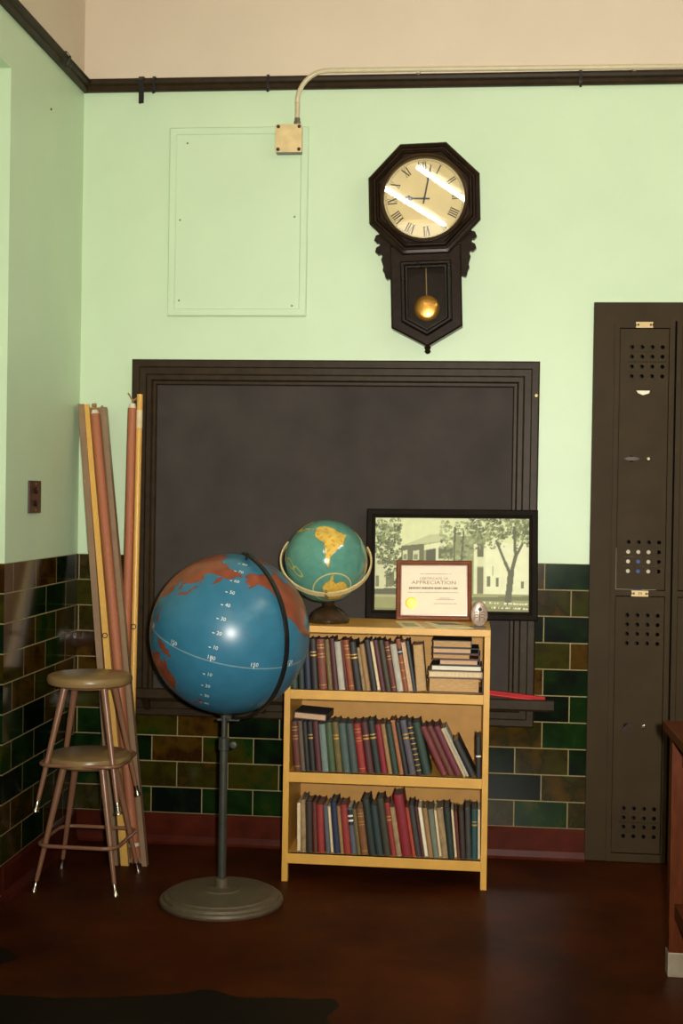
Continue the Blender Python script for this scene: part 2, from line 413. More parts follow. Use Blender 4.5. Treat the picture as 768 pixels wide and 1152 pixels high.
# red pointer lying on the tray
o = thing('ruler', 'red wooden ruler lying on the chalk tray right of the bookcase', 'ruler', (1.70, -.058, .612), (0, .09, -.05))
bm = B(); box(bm, -.135, .112, -.012, .012, -.002, .018, bev=.003); obj('stick', bm, M('red_lacquer', (168, 14, 14), .5, spec=.2), o)
bm = B(); box(bm, -.132, .109, -.0125, -.0115, .002, .004); obj('edge_strip', bm, M('red_edge', (205, 60, 55), .3), o)

# ------------------------------------------------------------------ mint panel on the wall
t = thing('wall_panel', 'flat mint painted rectangular panel on the wall left of the clock', 'panel', (.615, 0, 2.041))
bm = B(); moulding(bm, rect(-.27, .27, 0, .725), [(0, -.001), (0, -.014), (.004, -.018), (.026, -.018), (.03, -.012)]); obj('frame', bm, MINT, t)
bm = B(); box(bm, -.241, .241, -.013, -.004, .029, .696, bev=.002); obj('panel_door', bm, MINT, t)
for x, z in ((-.2, .665), (-.225, .37), (-.225, .06), (.22, .38), (.215, .04)):
    bm = B(); lathe(bm, [(.004, .013), (.004, .0145), (0, .0155)], 10, 'y', (x, 0, z)); obj('screw', bm, M('tarnished_screw', (120, 125, 95), .5), t)
# junction box with conduit
PIPE = M('cream_conduit', (206, 192, 156), .4, var=.06)
t = thing('junction_box', 'square cream electrical box at top right corner of the mint panel', 'electrical box', (.813, 0, 2.653))
bm = B(); box(bm, -.049, .049, -.045, -.0125, .003, .108, bev=.004); obj('box_body', bm, M('grey_steel_box', (120, 120, 110), .5), t)
bm = B(); box(bm, -.051, .051, -.050, -.044, .006, .112, bev=.003); obj('cover_plate', bm, M('cream_cover', (222, 196, 142), .4), t)
for x in (-.04, .04):
    for z in (.016, .102):
        bm = B(); lathe(bm, [(.007, .049), (.007, .052), (.003, .054), (0, .054)], 10, 'y', (x, 0, z)); obj('screw', bm, M('dark_screw', (60, 45, 30), .4), t)
pts = [(.843, -.034, 2.765), (.843, -.036, 2.845)]
for k in range(9):
    a = k / 8 * PI / 2; pts.append((.843 + .115 * (1 - math.cos(a)), -.042 - .012 * k / 8, 2.848 + .115 * math.sin(a)))
pts += [(1.4, -.054, 2.962), (2.3, -.054, 2.957), (4.0, -.054, 2.95)]
t = thing('conduit_pipe', 'thin cream electrical conduit bending along the top of the picture rail', 'pipe', (.843, -.034, 2.76))
bm = B(); tube(bm, pts, .0095, 12); bmesh.ops.translate(bm, verts=bm.verts[:], vec=(-.843, .034, -2.76)); obj('pipe', bm, PIPE, t, smooth=.9)
bm = B(); lathe(bm, [(.013, .0), (.013, .018), (.011, .02), (.011, .03), (.0096, .032)], 12, 'z'); obj('connector', bm, M('dull_zinc', (120, 112, 90), .4, metal=.5), t)
for x in (1.3, 2.1, 3.0):
    bm = B(); box(bm, x - .843 - .006, x - .843 + .006, -.024, .032, 2.9585 - 2.76 - .011, 2.9585 - 2.76 + .0125, bev=.002); 
    obj('pipe_strap', bm, PIPE, t)

# light switch on the left wall
t = thing('light_switch', 'dark brown push button switch plate on the left wall above the tiles', 'light switch', (0, -.527, 1.335), (0, 0, PI / 2))
bm = B(); box(bm, -.06, .06, -.008, -.001, -.057, .057, bev=.003); obj('plate', bm, M('brown_bakelite', (62, 36, 28), .3), t)
for z in (.022, -.022):
    bm = B(); lathe(bm, [(.011, .007), (.011, .014), (.009, .016), (0, .0165)], 16, 'y', (0, 0, z)); obj('button', bm, M('dark_button', (40, 24, 20), .25), t)
for z in (.046, -.046):
    bm = B(); lathe(bm, [(.004, .008), (.004, .0095), (0, .0105)], 8, 'y', (0, 0, z)); obj('screw', bm, BRASS, t)
bm = B(); lathe(bm, [(.004, 0), (.004, .004), (.0015, .005), (0, .006)], 8, 'y')
tag(obj('nail', bm, M('rusty_nail', (90, 80, 50), .5), None, (0, -.398, 2.727), (0, 0, PI / 2)), 'small old nail head in the left wall below the picture rail', 'nail')

# ------------------------------------------------------------------ wall clock
CR = Vector((1.332, 0, 2.473))
t = thing('wall_clock', 'dark octagonal school clock with Roman dial and pendulum door on the back wall', 'clock', CR, (0, math.radians(-2.1), 0))
Rv = .2075 / math.cos(PI / 8)          # octagon corner radius
def oct_pt(k, n, r):                   # r = flat-to-flat half width
    a = 2 * PI * k / n
    s = ((a + PI / 8) % (PI / 4)) - PI / 8
    q = r / math.cos(s); return q * math.cos(a), q * math.sin(a)
NS = 96
def octr(r, y): return [(oct_pt(k, NS, r)[0], y, oct_pt(k, NS, r)[1]) for k in range(NS)]
def cirr(r, y): return [(r * math.cos(2 * PI * k / NS), y, r * math.sin(2 * PI * k / NS)) for k in range(NS)]
bm = B()
rings_loft(bm, [octr(.2, -.001), octr(.2, -.05), octr(.2075, -.056), octr(.2075, -.074), octr(.202, -.082), octr(.192, -.084), octr(.188, -.079), octr(.182, -.079), octr(.176, -.092), octr(.170, -.094), octr(.166, -.088), cirr(.166, -.088), cirr(.164, -.094), cirr(.158, -.094)])
obj('octagon_case', bm, BLACKWOOD, t, smooth=.5)
bm = B(); rings_loft(bm, [cirr(.162, -.088), cirr(.162, -.104), cirr(.157, -.107), cirr(.153, -.104), cirr(.150, -.094), cirr(.150, -.07)])
obj('bezel', bm, M('dark_bezel', (70, 52, 30), .3, metal=.4), t, smooth=.7)
DIAL = M('aged_dial_paper', (226, 205, 150), .6, var=.06, scale=14)
bm = B(); lathe(bm, [(0, .066), (.1505, .066), (.1505, .070), (0, .070)], 64, 'y'); dial = obj('dial', bm, DIAL, t)
# numerals as little strokes on the dial
INK = M('black_ink', (40, 34, 24), .6)
bm = B()
def stroke(p, q, w, M3):
    p, q = Vector(p), Vector(q); d = (q - p).normalized(); n = Vector((-d.y, d.x)) * w / 2
    bm.faces.new([bm.verts.new(M3 @ Vector((v.x, -.0708, v.y))) for v in (p + n, p - n, q - n, q + n)])
ROM = ['XII', 'I', 'II', 'III', 'IIII', 'V', 'VI', 'VII', 'VIII', 'IX', 'X', 'XI']
adv = {'I': .0085, 'V': .016, 'X': .016}
for h, s in enumerate(ROM):
    ang = -math.radians(h * 30 - 2.5)
    M3 = Matrix.Rotation(-ang, 4, 'Y') @ Matrix.Translation((0, 0, .121))
    wtot = sum(adv[c] for c in s); x = -wtot / 2; H = .017
    for c in s:
        a = adv[c]; cx = x + a / 2
        if c == 'I': stroke((cx, -H), (cx, H), .0044, M3)
        elif c == 'V': stroke((cx - .006, H), (cx, -H), .005, M3); stroke((cx + .006, H), (cx, -H), .0016, M3)
        else: stroke((cx - .006, H), (cx + .006, -H), .005, M3); stroke((cx + .006, H), (cx - .006, -H), .0016, M3)
        x += a
    stroke((-wtot / 2, H), (wtot / 2, H), .0012, M3); stroke((-wtot / 2, -H), (wtot / 2, -H), .0012, M3)
for k in range(60):
    a = k * PI / 30; M3 = Matrix.Rotation(a, 4, 'Y'); stroke((0, .1425), (0, .1455), .001, M3)
for r in (.1425, .1458):
    for k in range(72):
        a, b2 = 2 * PI * k / 72, 2 * PI * (k + 1) / 72
        stroke((r * math.cos(a), r * math.sin(a)), (r * math.cos(b2), r * math.sin(b2)), .0008, Matrix.Identity(4))
obj('numerals', bm, INK, dial, recalc=False)
bm = B(); lathe(bm, [(.0055, .0702), (.0055, .0725), (.003, .0725), (.003, .071), (0, .071)], 16, 'y', (-.002, 0, -.052)); obj('winding_hole', bm, BLACKMETAL, dial)
def hand(name, L, ang, y, spade):
    bm = B()
    outl = [(-.003, -.02), (.003, -.02), (.003, spade - .017), (.0115, spade), (.003, spade + .018), (.0016, L), (-.0016, L), (-.003, spade + .018), (-.0115, spade), (-.003, spade - .017)]
    prism(bm, outl, y, y - .0015)
    lathe(bm, [(.006, -y), (.006, -y + .003), (0, -y + .003)], 12, 'y')
    return obj(name, bm, M('blued_steel', (34, 36, 46), .35), t, rot=(0, ang, 0))
hand('minute_hand', .128, math.radians(12.5), -.0755, .088)
hand('hour_hand', .092, math.radians(-87), -.0735, .058)
GLASS = M_glass('clock_glass')
bm = B(); lathe(bm, [(0, .0965), (.1515, .0965), (.1515, .0985), (0, .0985)], 48, 'y'); obj('dial_glass', bm, GLASS, t)
# trunk with pointed bottom
trunk = [(-.133, -.17), (-.133, -.478), (0, -.552), (.133, -.478), (.133, -.17)]
trunk = [(0, -.552), (.133, -.478), (.133, -.17), (-.133, -.17), (-.133, -.478)]
door_p = [(0, -.512), (.094, -.457), (.094, -.232), (-.094, -.232), (-.094, -.457)]
bm = B()
rings_loft(bm, [[(x, y, z) for x, z in poly_inset(trunk, ins)] for ins, y in ((0, -.001), (0, -.062), (.006, -.068), (.012, -.068))] + [[(x, y, z) for x, z in poly_inset(door_p, ins)] for ins, y in ((-.002, -.068), (.012, -.06), (.02, -.03))])
f = bm.faces.new([bm.verts.new((x, -.012, z)) for x, z in poly_inset(door_p, -.002)])
obj('trunk_case', bm, BLACKWOOD, t, smooth=.4)
bm = B(); moulding(bm, door_p, [(0, -.066), (0, -.078), (.005, -.085), (.012, -.085), (.018, -.077), (.024, -.077), (.026, -.064)])
door = obj('pendulum_door', bm, M('black_door_wood', (26, 18, 10), .25, var=.3, spec=.2), t, smooth=.4)
gp = poly_inset(door_p, .0235)
bm = B(); prism(bm, gp, -.070, -.0715); obj('door_glass', bm, GLASS, door)
bm = B()
lathe(bm, [(0, .034), (.03, .035), (.046, .038), (.049, .041), (.046, .044), (.03, .048), (0, .05)], 40, 'y', (0, 0, -.405))
obj('pendulum_bob', bm, M('brass_bob', (205, 150, 70), .28, metal=.85), t, smooth=.8)
bm = B(); tube(bm, [(0, -.04, -.36), (0, -.04, -.18)], .0022, 8); obj('pendulum_rod', bm, BRASS, t)
# scroll ears
ear = [(.128, -.155), (.168, -.118), (.186, -.124), (.193, -.142), (.183, -.152), (.176, -.150), (.172, -.162), (.186, -.170), (.19, -.186), (.178, -.197), (.168, -.193), (.163, -.204), (.168, -.216), (.164, -.23), (.160, -.243), (.163, -.257), (.157, -.268), (.153, -.285), (.148, -.292), (.132, -.285)]
for s in (-1, 1):
    bm = B(); prism(bm, [(s * x, z) for x, z in ear], -.012, -.045); obj('scroll_ear', bm, BLACKWOOD, t)
bm = B(); lathe(bm, [(.011, -.548), (.013, -.553), (.009, -.560), (.012, -.567), (.007, -.575), (0, -.577)], 14, 'z', (0, -.035, 0)); obj('finial', bm, BLACKWOOD, t)

# ------------------------------------------------------------------ lockers
DZ = [(1.023, 1.999), (.036, .999)]
t = thing('locker_bank', 'tall built in dark brown steel lockers at right with perforated doors', 'lockers', (LX0, 0, 0))
bm = B()
box(bm, .001, .078, -.014, .0, 0.004, LZ1 - .002)                                  # filler strip
box(bm, .078, .948, -.014, .0, 2.026, LZ1 - .002)
for x0 in (.078, .305, .532, .759):
    box(bm, x0, x0 + .0185, -.019, .02, .004, 2.026)
    box(bm, x0 + .2005, x0 + .219, -.019, .02, .004, 2.026)
    for z0, z1 in ((.004, .034), (1.0005, 1.0215), (2.0005, 2.026)): box(bm, x0 + .0185, x0 + .2005, -.017, .02, z0, z1)
obj('locker_frame', bm, LOCKER, t)
bm = B()
box(bm, .08, .948, .36, .365, .004, 2.09); box(bm, .08, .084, .021, .36, .004, 2.09); box(bm, .944, .948, .021, .36, .004, 2.09)
for x in (.3, .527, .754): box(bm, x, x + .004, .021, .36, .004, 2.09)
for z in (.02, 1.008, 2.01): box(bm, .084, .944, .021, .36, z, z + .004)
obj('locker_body', bm, DARKHOLE, t)
def holed_plate(bm, x0, x1, z0, z1, grids, y, r):
    def rq(a, b2, c, d):
        if b2 - a > 1e-5 and d - c > 1e-5: bm.faces.new([bm.verts.new((a, y, c)), bm.verts.new((b2, y, c)), bm.verts.new((b2, y, d)), bm.verts.new((a, y, d))])
    z = z0
    for hx, hz, px, pz in grids:
        lo, hi = hz[0] - pz / 2, hz[-1] + pz / 2
        rq(x0, x1, z, lo)
        rq(x0, hx[0] - px / 2, lo, hi); rq(hx[-1] + px / 2, x1, lo, hi)
        for cx in hx:
            for cz in hz:
                o_, i_ = [], []
                for k in range(16):
                    a = 2 * PI * k / 16; ca, sa = math.cos(a), math.sin(a); m = max(abs(ca), abs(sa))
                    o_.append(bm.verts.new((cx + ca / m * px / 2, y, cz + sa / m * pz / 2))); i_.append(bm.verts.new((cx + ca * r, y, cz + sa * r)))
                for k in range(16): bm.faces.new((o_[k], o_[(k + 1) % 16], i_[(k + 1) % 16], i_[k]))
        z = hi
    rq(x0, x1, z, z1)
PLATE = M('brass_number_plate', (206, 176, 120), .4, metal=.15)
for ci in range(4):
    cx0 = .078 + .227 * ci
    for di, (z0, z1) in enumerate(DZ):
        bm = B()
        hx = [cx0 + .0205 + x for x in (.043, .0803, .1177, .155)]
        if di == 0: gz = [[1.093, 1.129, 1.165, 1.201], [1.82, 1.856, 1.893, 1.929]]
        else: gz = [[.1, .135, .169, .204], [.823, .858, .893, .928]]
        holed_plate(bm, cx0 + .0205, cx0 + .1985, z0 + .002, z1 - .002, [(hx, g, .0372, .0355) for g in gz], -.0135, .0075)
        bmesh.ops.remove_doubles(bm, verts=bm.verts[:], dist=1e-5)
        d = obj('door', bm, LOCKER, t, recalc=False)
        md = d.modifiers.new('thickness', 'SOLIDIFY'); md.thickness = .002; md.offset = 0
        hz = 1.512 if di == 0 else .512
        bm = B()
        lathe(bm, [(.012, .014), (.012, .018), (.008, .022), (.006, .028), (0, .028)], 16, 'y', (cx0 + .068, 0, hz))
        R_ = Matrix.Rotation(0 if di == 0 else -.7, 4, 'Y')
        tmp = B(); prism(tmp, [(-.028, -.001), (-.012, -.007), (.012, -.007), (.028, -.001), (.028, .001), (.012, .007), (-.012, .007), (-.028, .001)], -.028, -.034)
        merge(bm, tmp, 0, Matrix.Translation((cx0 + .068, 0, hz)) @ R_)
        obj('handle', bm, M('dark_steel_handle', (48, 38, 28), .35, metal=.5), d)
        bm = B(); lathe(bm, [(.008, .014), (.008, .019), (.005, .021), (0, .021)], 16, 'y', (cx0 + .131, 0, hz)); obj('lock', bm, CHROME, d)
        pz = 2.011 if di == 0 else 1.010
        bm = B(); px = cx0 + .107 if di == 0 else cx0 + .108
        prism(bm, [(px - .031, pz - .011), (px + .031, pz - .011), (px + .031, pz - .006), (px + .028, pz - .0), (px + .031, pz + .006), (px + .031, pz + .011), (px - .031, pz + .011), (px - .031, pz + .006), (px - .028, pz), (px - .031, pz - .006)], -.0175, -.0215)
        pl = obj('number_plate', bm, PLATE, t)
        for s in (-1, 1):
            bm = B(); lathe(bm, [(.0045, .0213), (.0045, .0225), (0, .023)], 10, 'y', (px + s * .023, 0, pz)); obj('rivet', bm, BLACKMETAL, pl)
        if ci == 0 and di == 1:
            tb = text_bm('34', .016); bm = B(); merge(bm, tb, 0, Matrix.Translation((px, -.0218, pz)) @ Matrix.Rotation(PI / 2, 4, 'X')); obj('number', bm, INK, pl, recalc=False)
        if ci == 0 and di == 0:
            bm = B(); prism(bm, [(px - .025, 1.767), (px - .018, 1.757), (px, 1.750), (px + .022, 1.757), (px + .025, 1.767)], -.0148, -.0156)
            obj('paper_scrap', bm, M('white_paper', (240, 232, 205), .7), d)
bm = B()
for k in range(7): box(bm, .098, .252 - (k % 3) * .008, .012 + k * .0015, .013 + k * .0015, 1.0125, 1.178 - k * .004)
o = tag(obj('paper_pile', bm, M('pale_paper', (225, 215, 190), .8), None, (LX0 - .0, .012, .0)), 'white papers standing behind the lower holes of the upper locker door', 'papers')
bm = B(); box(bm, .164, .196, .0070, .0092, 1.0125, 1.147)
tag(obj('blue_folder', bm, M('blue_card', (70, 100, 160), .7), None, (LX0, 0, 0)), 'small blue folder glimpsed through the lower holes of the upper locker door', 'folder')

# ------------------------------------------------------------------ desk at the right edge
DESKW = M('red_brown_desk_wood', (80, 36, 12), .4, var=.3, spec=.15, scale=14, stretch=(6, 1, 1))
t = thing('desk', 'red brown wooden desk with metal leg sleeves cut by the right edge', 'desk', (2.093, -1.07, 0))
bm = B(); box(bm, 0, .95, -1.15, 0, .686, .713, bev=.004); obj('desk_top', bm, DESKW, t)
for x, y in ((.012, -.115), (.885, -.115), (.012, -1.10), (.885, -1.10)):
    bm = B(); hexa(bm, [(x, y, .052), (x + .046, y, .052), (x + .046, y + .046, .052), (x, y + .046, .052)], [(x, y, .686), (x + .046, y, .686), (x + .046, y + .046, .686), (x, y + .046, .686)])
    lg = obj('leg', bm, DESKW, t)
    bm = B(); box(bm, x - .002, x + .048, y - .002, y + .048, 0, .07, bev=.003); obj('metal_sleeve', bm, M('worn_grey_metal', (170, 156, 132), .35, metal=.4), lg)
bm = B(); box(bm, .058, .885, -.082, -.062, .56, .686); box(bm, .04, .06, -1.06, -.115, .6, .686); box(bm, .058, .885, -1.09, -1.07, .56, .686); obj('apron', bm, DESKW, t)
bm = B(); box(bm, .026, .048, -1.06, -.11, .17, .21); box(bm, .89, .912, -1.06, -.11, .17, .21); box(bm, .05, .9, -.6, -.57, .17, .21); obj('stretcher', bm, DESKW, t)

# ------------------------------------------------------------------ bookcase
BX0, BX1, BYF, BYB = .885, 1.600, -.44, -.10
bw = BX1 - BX0
t = thing('bookcase', 'low yellow painted three shelf bookcase standing before the chalkboard', 'bookcase', (BX0, BYF, 0))
D = BYB - BYF; ST = .021
for x in (0, bw - ST):
    bm = B(); box(bm, x, x + ST, 0, D, .066, .878, bev=.0015)
    box(bm, x, x + ST, 0, .03, 0, .068); box(bm, x, x + ST, D - .03, D, 0, .068)
    obj('side_panel', bm, YELLOWPAINT, t)
for z0, z1 in ((.064, .099), (.350, .385), (.642, .675)):
    bm = B(); box(bm, ST, bw - ST, .001, D, z1 - .02, z1); box(bm, ST, bw - ST, -.001, .018, z0, z1, bev=.0015); obj('shelf', bm, YELLOWPAINT, t)
bm = B(); box(bm, 0, bw, -.002, D, .877, .900, bev=.002); obj('top', bm, YELLOWPAINT, t)
bm = B(); box(bm, ST, bw - ST, D - .008, D - .001, .09, .878); obj('back_panel', bm, SHELFBACK, t)

# ------------------------------------------------------------------ books
PAGE = {'cream': M('pages_cream', (222, 200, 160), .85, var=.15, scale=60, stretch=(8, 1, 1)), 'tan': M('pages_tan', (190, 152, 102), .85, var=.2, scale=60, stretch=(1, 1, 8)),
        'grey': M('pages_grey', (120, 104, 84), .85, var=.25, scale=60, stretch=(8, 1, 1)), 'white': M('pages_white', (232, 224, 200), .8, var=.06), 'pink': M('pages_pinkish', (205, 165, 130), .85, var=.15, scale=60, stretch=(1, 1, 8))}
GILT = M('dull_gilt', (190, 150, 70), .4, metal=.3)
BC = {'navy': (34, 40, 62), 'black': (36, 33, 30), 'russet': (128, 62, 44), 'olive': (118, 98, 52), 'maroon': (86, 34, 36), 'greyish white': (196, 188, 168), 'dark red': (110, 28, 30), 'orange brown': (150, 76, 34),
      'tan': (170, 128, 78), 'cream': (214, 190, 144), 'dark olive': (62, 56, 38), 'red brown': (104, 46, 32), 'dark grey': (62, 60, 56), 'grey brown': (104, 86, 64), 'grey green': (122, 130, 112), 'green': (72, 92, 56),
      'olive gold': (112, 96, 44), 'teal grey': (76, 96, 88), 'slate green': (70, 82, 76), 'red': (158, 40, 32), 'black green': (34, 46, 38), 'crimson': (142, 26, 34), 'dark green': (38, 62, 46), 'orange tan': (176, 106, 62),
      'grey purple': (92, 84, 94), 'wine red': (118, 40, 42), 'plum red': (112, 36, 50), 'bright red': (162, 50, 42), 'navy blue': (34, 46, 76), 'brown leather': (136, 84, 42), 'teal': (34, 78, 78), 'bottle green': (40, 66, 58),
      'grey blue': (92, 98, 106), 'deep crimson': (142, 16, 30), 'orange red': (178, 70, 40), 'dark brown': (58, 42, 30), 'torn tan': (176, 146, 104), 'dark teal': (40, 58, 58), 'pale teal': (120, 138, 128)}
def cover_mat(c): return M('cloth_' + c.replace(' ', '_'), tuple(v * .88 + 2 for v in BC[c]), .55, var=.16, scale=45, bump=.15)
def torn_mat(): 
    return M('torn_cloth', (150, 124, 88), .8, var=.5, scale=30, bump=.3)
def make_book(tk, h, d, c, style, page='grey'):
    """spine at y=0 facing the room, thickness along +x, height z"""
    r = bpy.data.objects.new('book', None); col.objects.link(r); r.empty_display_size = .03
    b = min(.0025, tk * .18); cm = cover_mat(c) if c != 'torn tan' else torn_mat()
    if style == 'fore':            # pages face the room, spine at the back
        bm = B(); box(bm, 0, b, 0, d, 0, h); box(bm, tk - b, tk, 0, d, 0, h); box(bm, 0, tk, d - b, d, 0, h); obj('cover', bm, cm, r)
        bm = B(); box(bm, b, tk - b, .004, d - b, .003, h - .003); obj('pages', bm, PAGE[page], r)
        return r
    bm = B(); n = 8; bul = min(.006, tk * .22)
    arc = [(tk / 2 - tk / 2 * math.cos(PI * k / n), -bul * math.sin(PI * k / n)) for k in range(n + 1)]
    outer = arc + [(tk, d), (tk - b, d), (tk - b, .002)] + [(b, .002), (b, d), (0, d)]
    for zz0, zz1 in ((0, h),):
        lo = [bm.verts.new((x, y, zz0)) for x, y in outer]; hi = [bm.verts.new((x, y, zz1)) for x, y in outer]
        m = len(outer)
        for i in range(m): bm.faces.new((lo[i], lo[(i + 1) % m], hi[(i + 1) % m], hi[i]))
        for vs, fl_ in ((lo, 1), (hi, 0)):
            caps = [vs[:n + 1] + [vs[n + 3], vs[n + 4]], vs[n:n + 4], [vs[n + 4], vs[n + 5], vs[n + 6], vs[0]]]
            for cp in caps: bm.faces.new(cp[::-1] if fl_ else cp)
    obj('cover', bm, cm, r, smooth=.5)
    bm = B(); box(bm, b, tk - b, .0025, d - .003, .003, h - .004); obj('pages', bm, PAGE[page], r)
    def band(z0, z1, m, nm, ex=.0004):
        bm = B(); lo, hi = [], []
        for k in range(1, n):
            x = tk / 2 - tk / 2 * math.cos(PI * k / n); y = -bul * math.sin(PI * k / n) - ex
            lo.append(bm.verts.new((x, y, z0))); hi.append(bm.verts.new((x, y, z1)))
        for k in range(len(lo) - 1): bm.faces.new((lo[k], lo[k + 1], hi[k + 1], hi[k]))
        obj(nm, bm, m, r, recalc=False)
    if style == 'gilt':
        for z in (.88, .82, .70, .64, .08): band(h * z, h * z + .0022, GILT, 'gilt_band')
    elif style == 'title':
        band(h * .66, h * .69, GILT, 'spine_title'); band(h * .73, h * .75, GILT, 'spine_title')
    elif style == 'blacklabel':
        band(h * .62, h * .95, M('black_label', (28, 32, 44), .5), 'spine_label')
        band(h * .8, h * .84, PAGE['white'], 'label_print', .0008); band(h * .7, h * .74, PAGE['white'], 'label_print', .0008)
    elif style == 'darkband':
        band(h * .70, h * .82, M('black_label', (28, 32, 44), .5), 'spine_label'); band(h * .75, h * .765, PAGE['white'], 'label_print', .0008)
        for z in (.55, .4, .25): band(h * z, h * z + .002, GILT, 'gilt_band')
    elif style == 'dots':
        for k in range(9): band(h * (.08 + .1 * k), h * (.08 + .1 * k) + .0035, GILT, 'spine_ornament')
    elif style == 'band':
        band(h * .5, h * .54, PAGE['white'], 'spine_band')
    return r
ORD = ['first', 'second', 'third', 'fourth', 'fifth', 'sixth', 'seventh', 'eighth', 'ninth', 'tenth', 'eleventh', 'twelfth', 'thirteenth', 'fourteenth', 'fifteenth', 'sixteenth', 'seventeenth', 'eighteenth', 'nineteenth', 'twentieth']
ORD += ['twenty-' + q for q in ORD[:9]] + ['thirtieth'] + ['thirty-' + q for q in ORD[:9]]
PXM = .003096
STY = {'gilt': ' with gilt spine bands', 'title': ' with a gilt spine title', 'blacklabel': ' with a black spine label', 'darkband': ' with a dark spine label', 'dots': ' with pale spine ornaments', 'band': ' with a pale spine band', 'fore': ' showing its page edges', '': ''}
def lay(books, x, f):
    out = []; prev = None
    for i, (w, c, hp, ang, style, *rest) in enumerate(books):
        th = math.radians(ang); tk = w * f * PXM * math.cos(th) - .0006; h = hp * PXM
        if prev:
            x = max(px + min(pz, h * math.cos(th)) * math.tan(th) for px, pz in prev) + .0006
        out.append((x, th, tk, h))
        prev = [(x + tk * math.cos(th), tk * math.sin(th)), (x + tk * math.cos(th) - h * math.sin(th), tk * math.sin(th) + h * math.cos(th))]
    return out, prev[0][0]
def row(books, z, x, xend, yf, shelf, group):
    lo, hi = .5, 1.4                                   # thickness factor that just fills the row
    for _ in range(40):
        f = (lo + hi) / 2
        if lay(books, x, f)[1] > xend: hi = f
        else: lo = f
    for i, ((w, c, hp, ang, style, *rest), (bx, th, tk, h)) in enumerate(zip(books, lay(books, x, lo)[0])):
        d = .12 + random.uniform(-.012, .02)
        b = make_book(tk, h, d, c, style, rest[0] if rest else 'grey')
        b.location = (bx, yf + random.uniform(0, .01), z + .0004); b.rotation_euler = (0, -th, 0)
        tag(b, f'{c} book{STY[style]}, {ORD[i]} from left on the {shelf} shelf', 'book', group)
T_ = .6752
row([(9, 'dark green', 56, 2, ''), (8, 'black green', 54, 3, ''), (8, 'navy', 55, 3.5, ''), (9, 'black', 57, 4, 'title'), (11, 'russet', 57, 4.5, 'gilt'), (6, 'olive', 57, 5.5, ''), (7, 'maroon', 58, 6, ''), (8.2, 'greyish white', 55, 6.6, ''),
     (3, 'dark red', 57, 7.5, ''), (8, 'orange brown', 57, 8, 'gilt'), (10, 'black', 55, 8.6, 'title'), (4, 'torn tan', 49, 9, ''), (6.5, 'tan', 53, 9, ''), (8, 'black', 58, 9.8, ''), (4, 'cream', 57, 10, 'fore', 'cream'), (6.8, 'maroon', 58, 10, ''),
     (7.5, 'dark olive', 58, 10, ''), (7, 'red brown', 57, 10, 'gilt'), (8.5, 'greyish white', 54, 10, ''), (6.5, 'orange brown', 60, 10, 'darkband'), (5.5, 'cream', 57, 10, 'fore', 'pink'), (4.5, 'dark grey', 58, 9.5, ''), (13, 'torn tan', 54, 5.5, 'fore', 'tan')],
    T_, .907, 1.382, -.428, 'top', 'upright books on the top shelf')
T_ = .3852
row([(8, 'red brown', 56, 5, 'gilt'), (5.5, 'grey brown', 57, 5, ''), (5.5, 'black', 56, 5, ''), (6.5, 'black', 56, 5, 'title'), (7, 'maroon', 57, 5.5, ''), (8, 'pale teal', 54, 5.6, ''), (8, 'green', 56, 6, ''), (7.5, 'olive gold', 57, 6.5, 'title'), (9, 'teal grey', 56, 7, ''),
     (9, 'slate green', 56, 7.4, ''), (9, 'red', 56, 7.8, 'gilt'), (8.5, 'maroon', 58, 8.3, 'title'), (8, 'black green', 60, 8.8, 'title'), (7.5, 'crimson', 56, 9.2, ''), (5, 'tan', 57, 9.6, ''), (7.5, 'dark green', 57, 10, ''), (5, 'orange tan', 62, 10.4, ''),
     (6, 'black', 60, 11, ''), (8, 'grey purple', 62, 11.5, 'title'), (7, 'black', 61, 12.3, 'dots'), (10, 'dark green', 60, 13.2, ''), (8.5, 'wine red', 59, 25, ''), (8, 'red brown', 60, 25.5, ''), (9, 'plum red', 60, 25.8, ''), (3.6, 'cream', 59, 26.4, ''),
     (3.6, 'greyish white', 60, 26.6, ''), (9, 'black', 44, 26.8, '', 'tan'), (6.5, 'black', 46, 1.5, 'band')],
    T_, .922, 1.577, -.424, 'middle', 'books on the middle shelf')
T_ = .0992
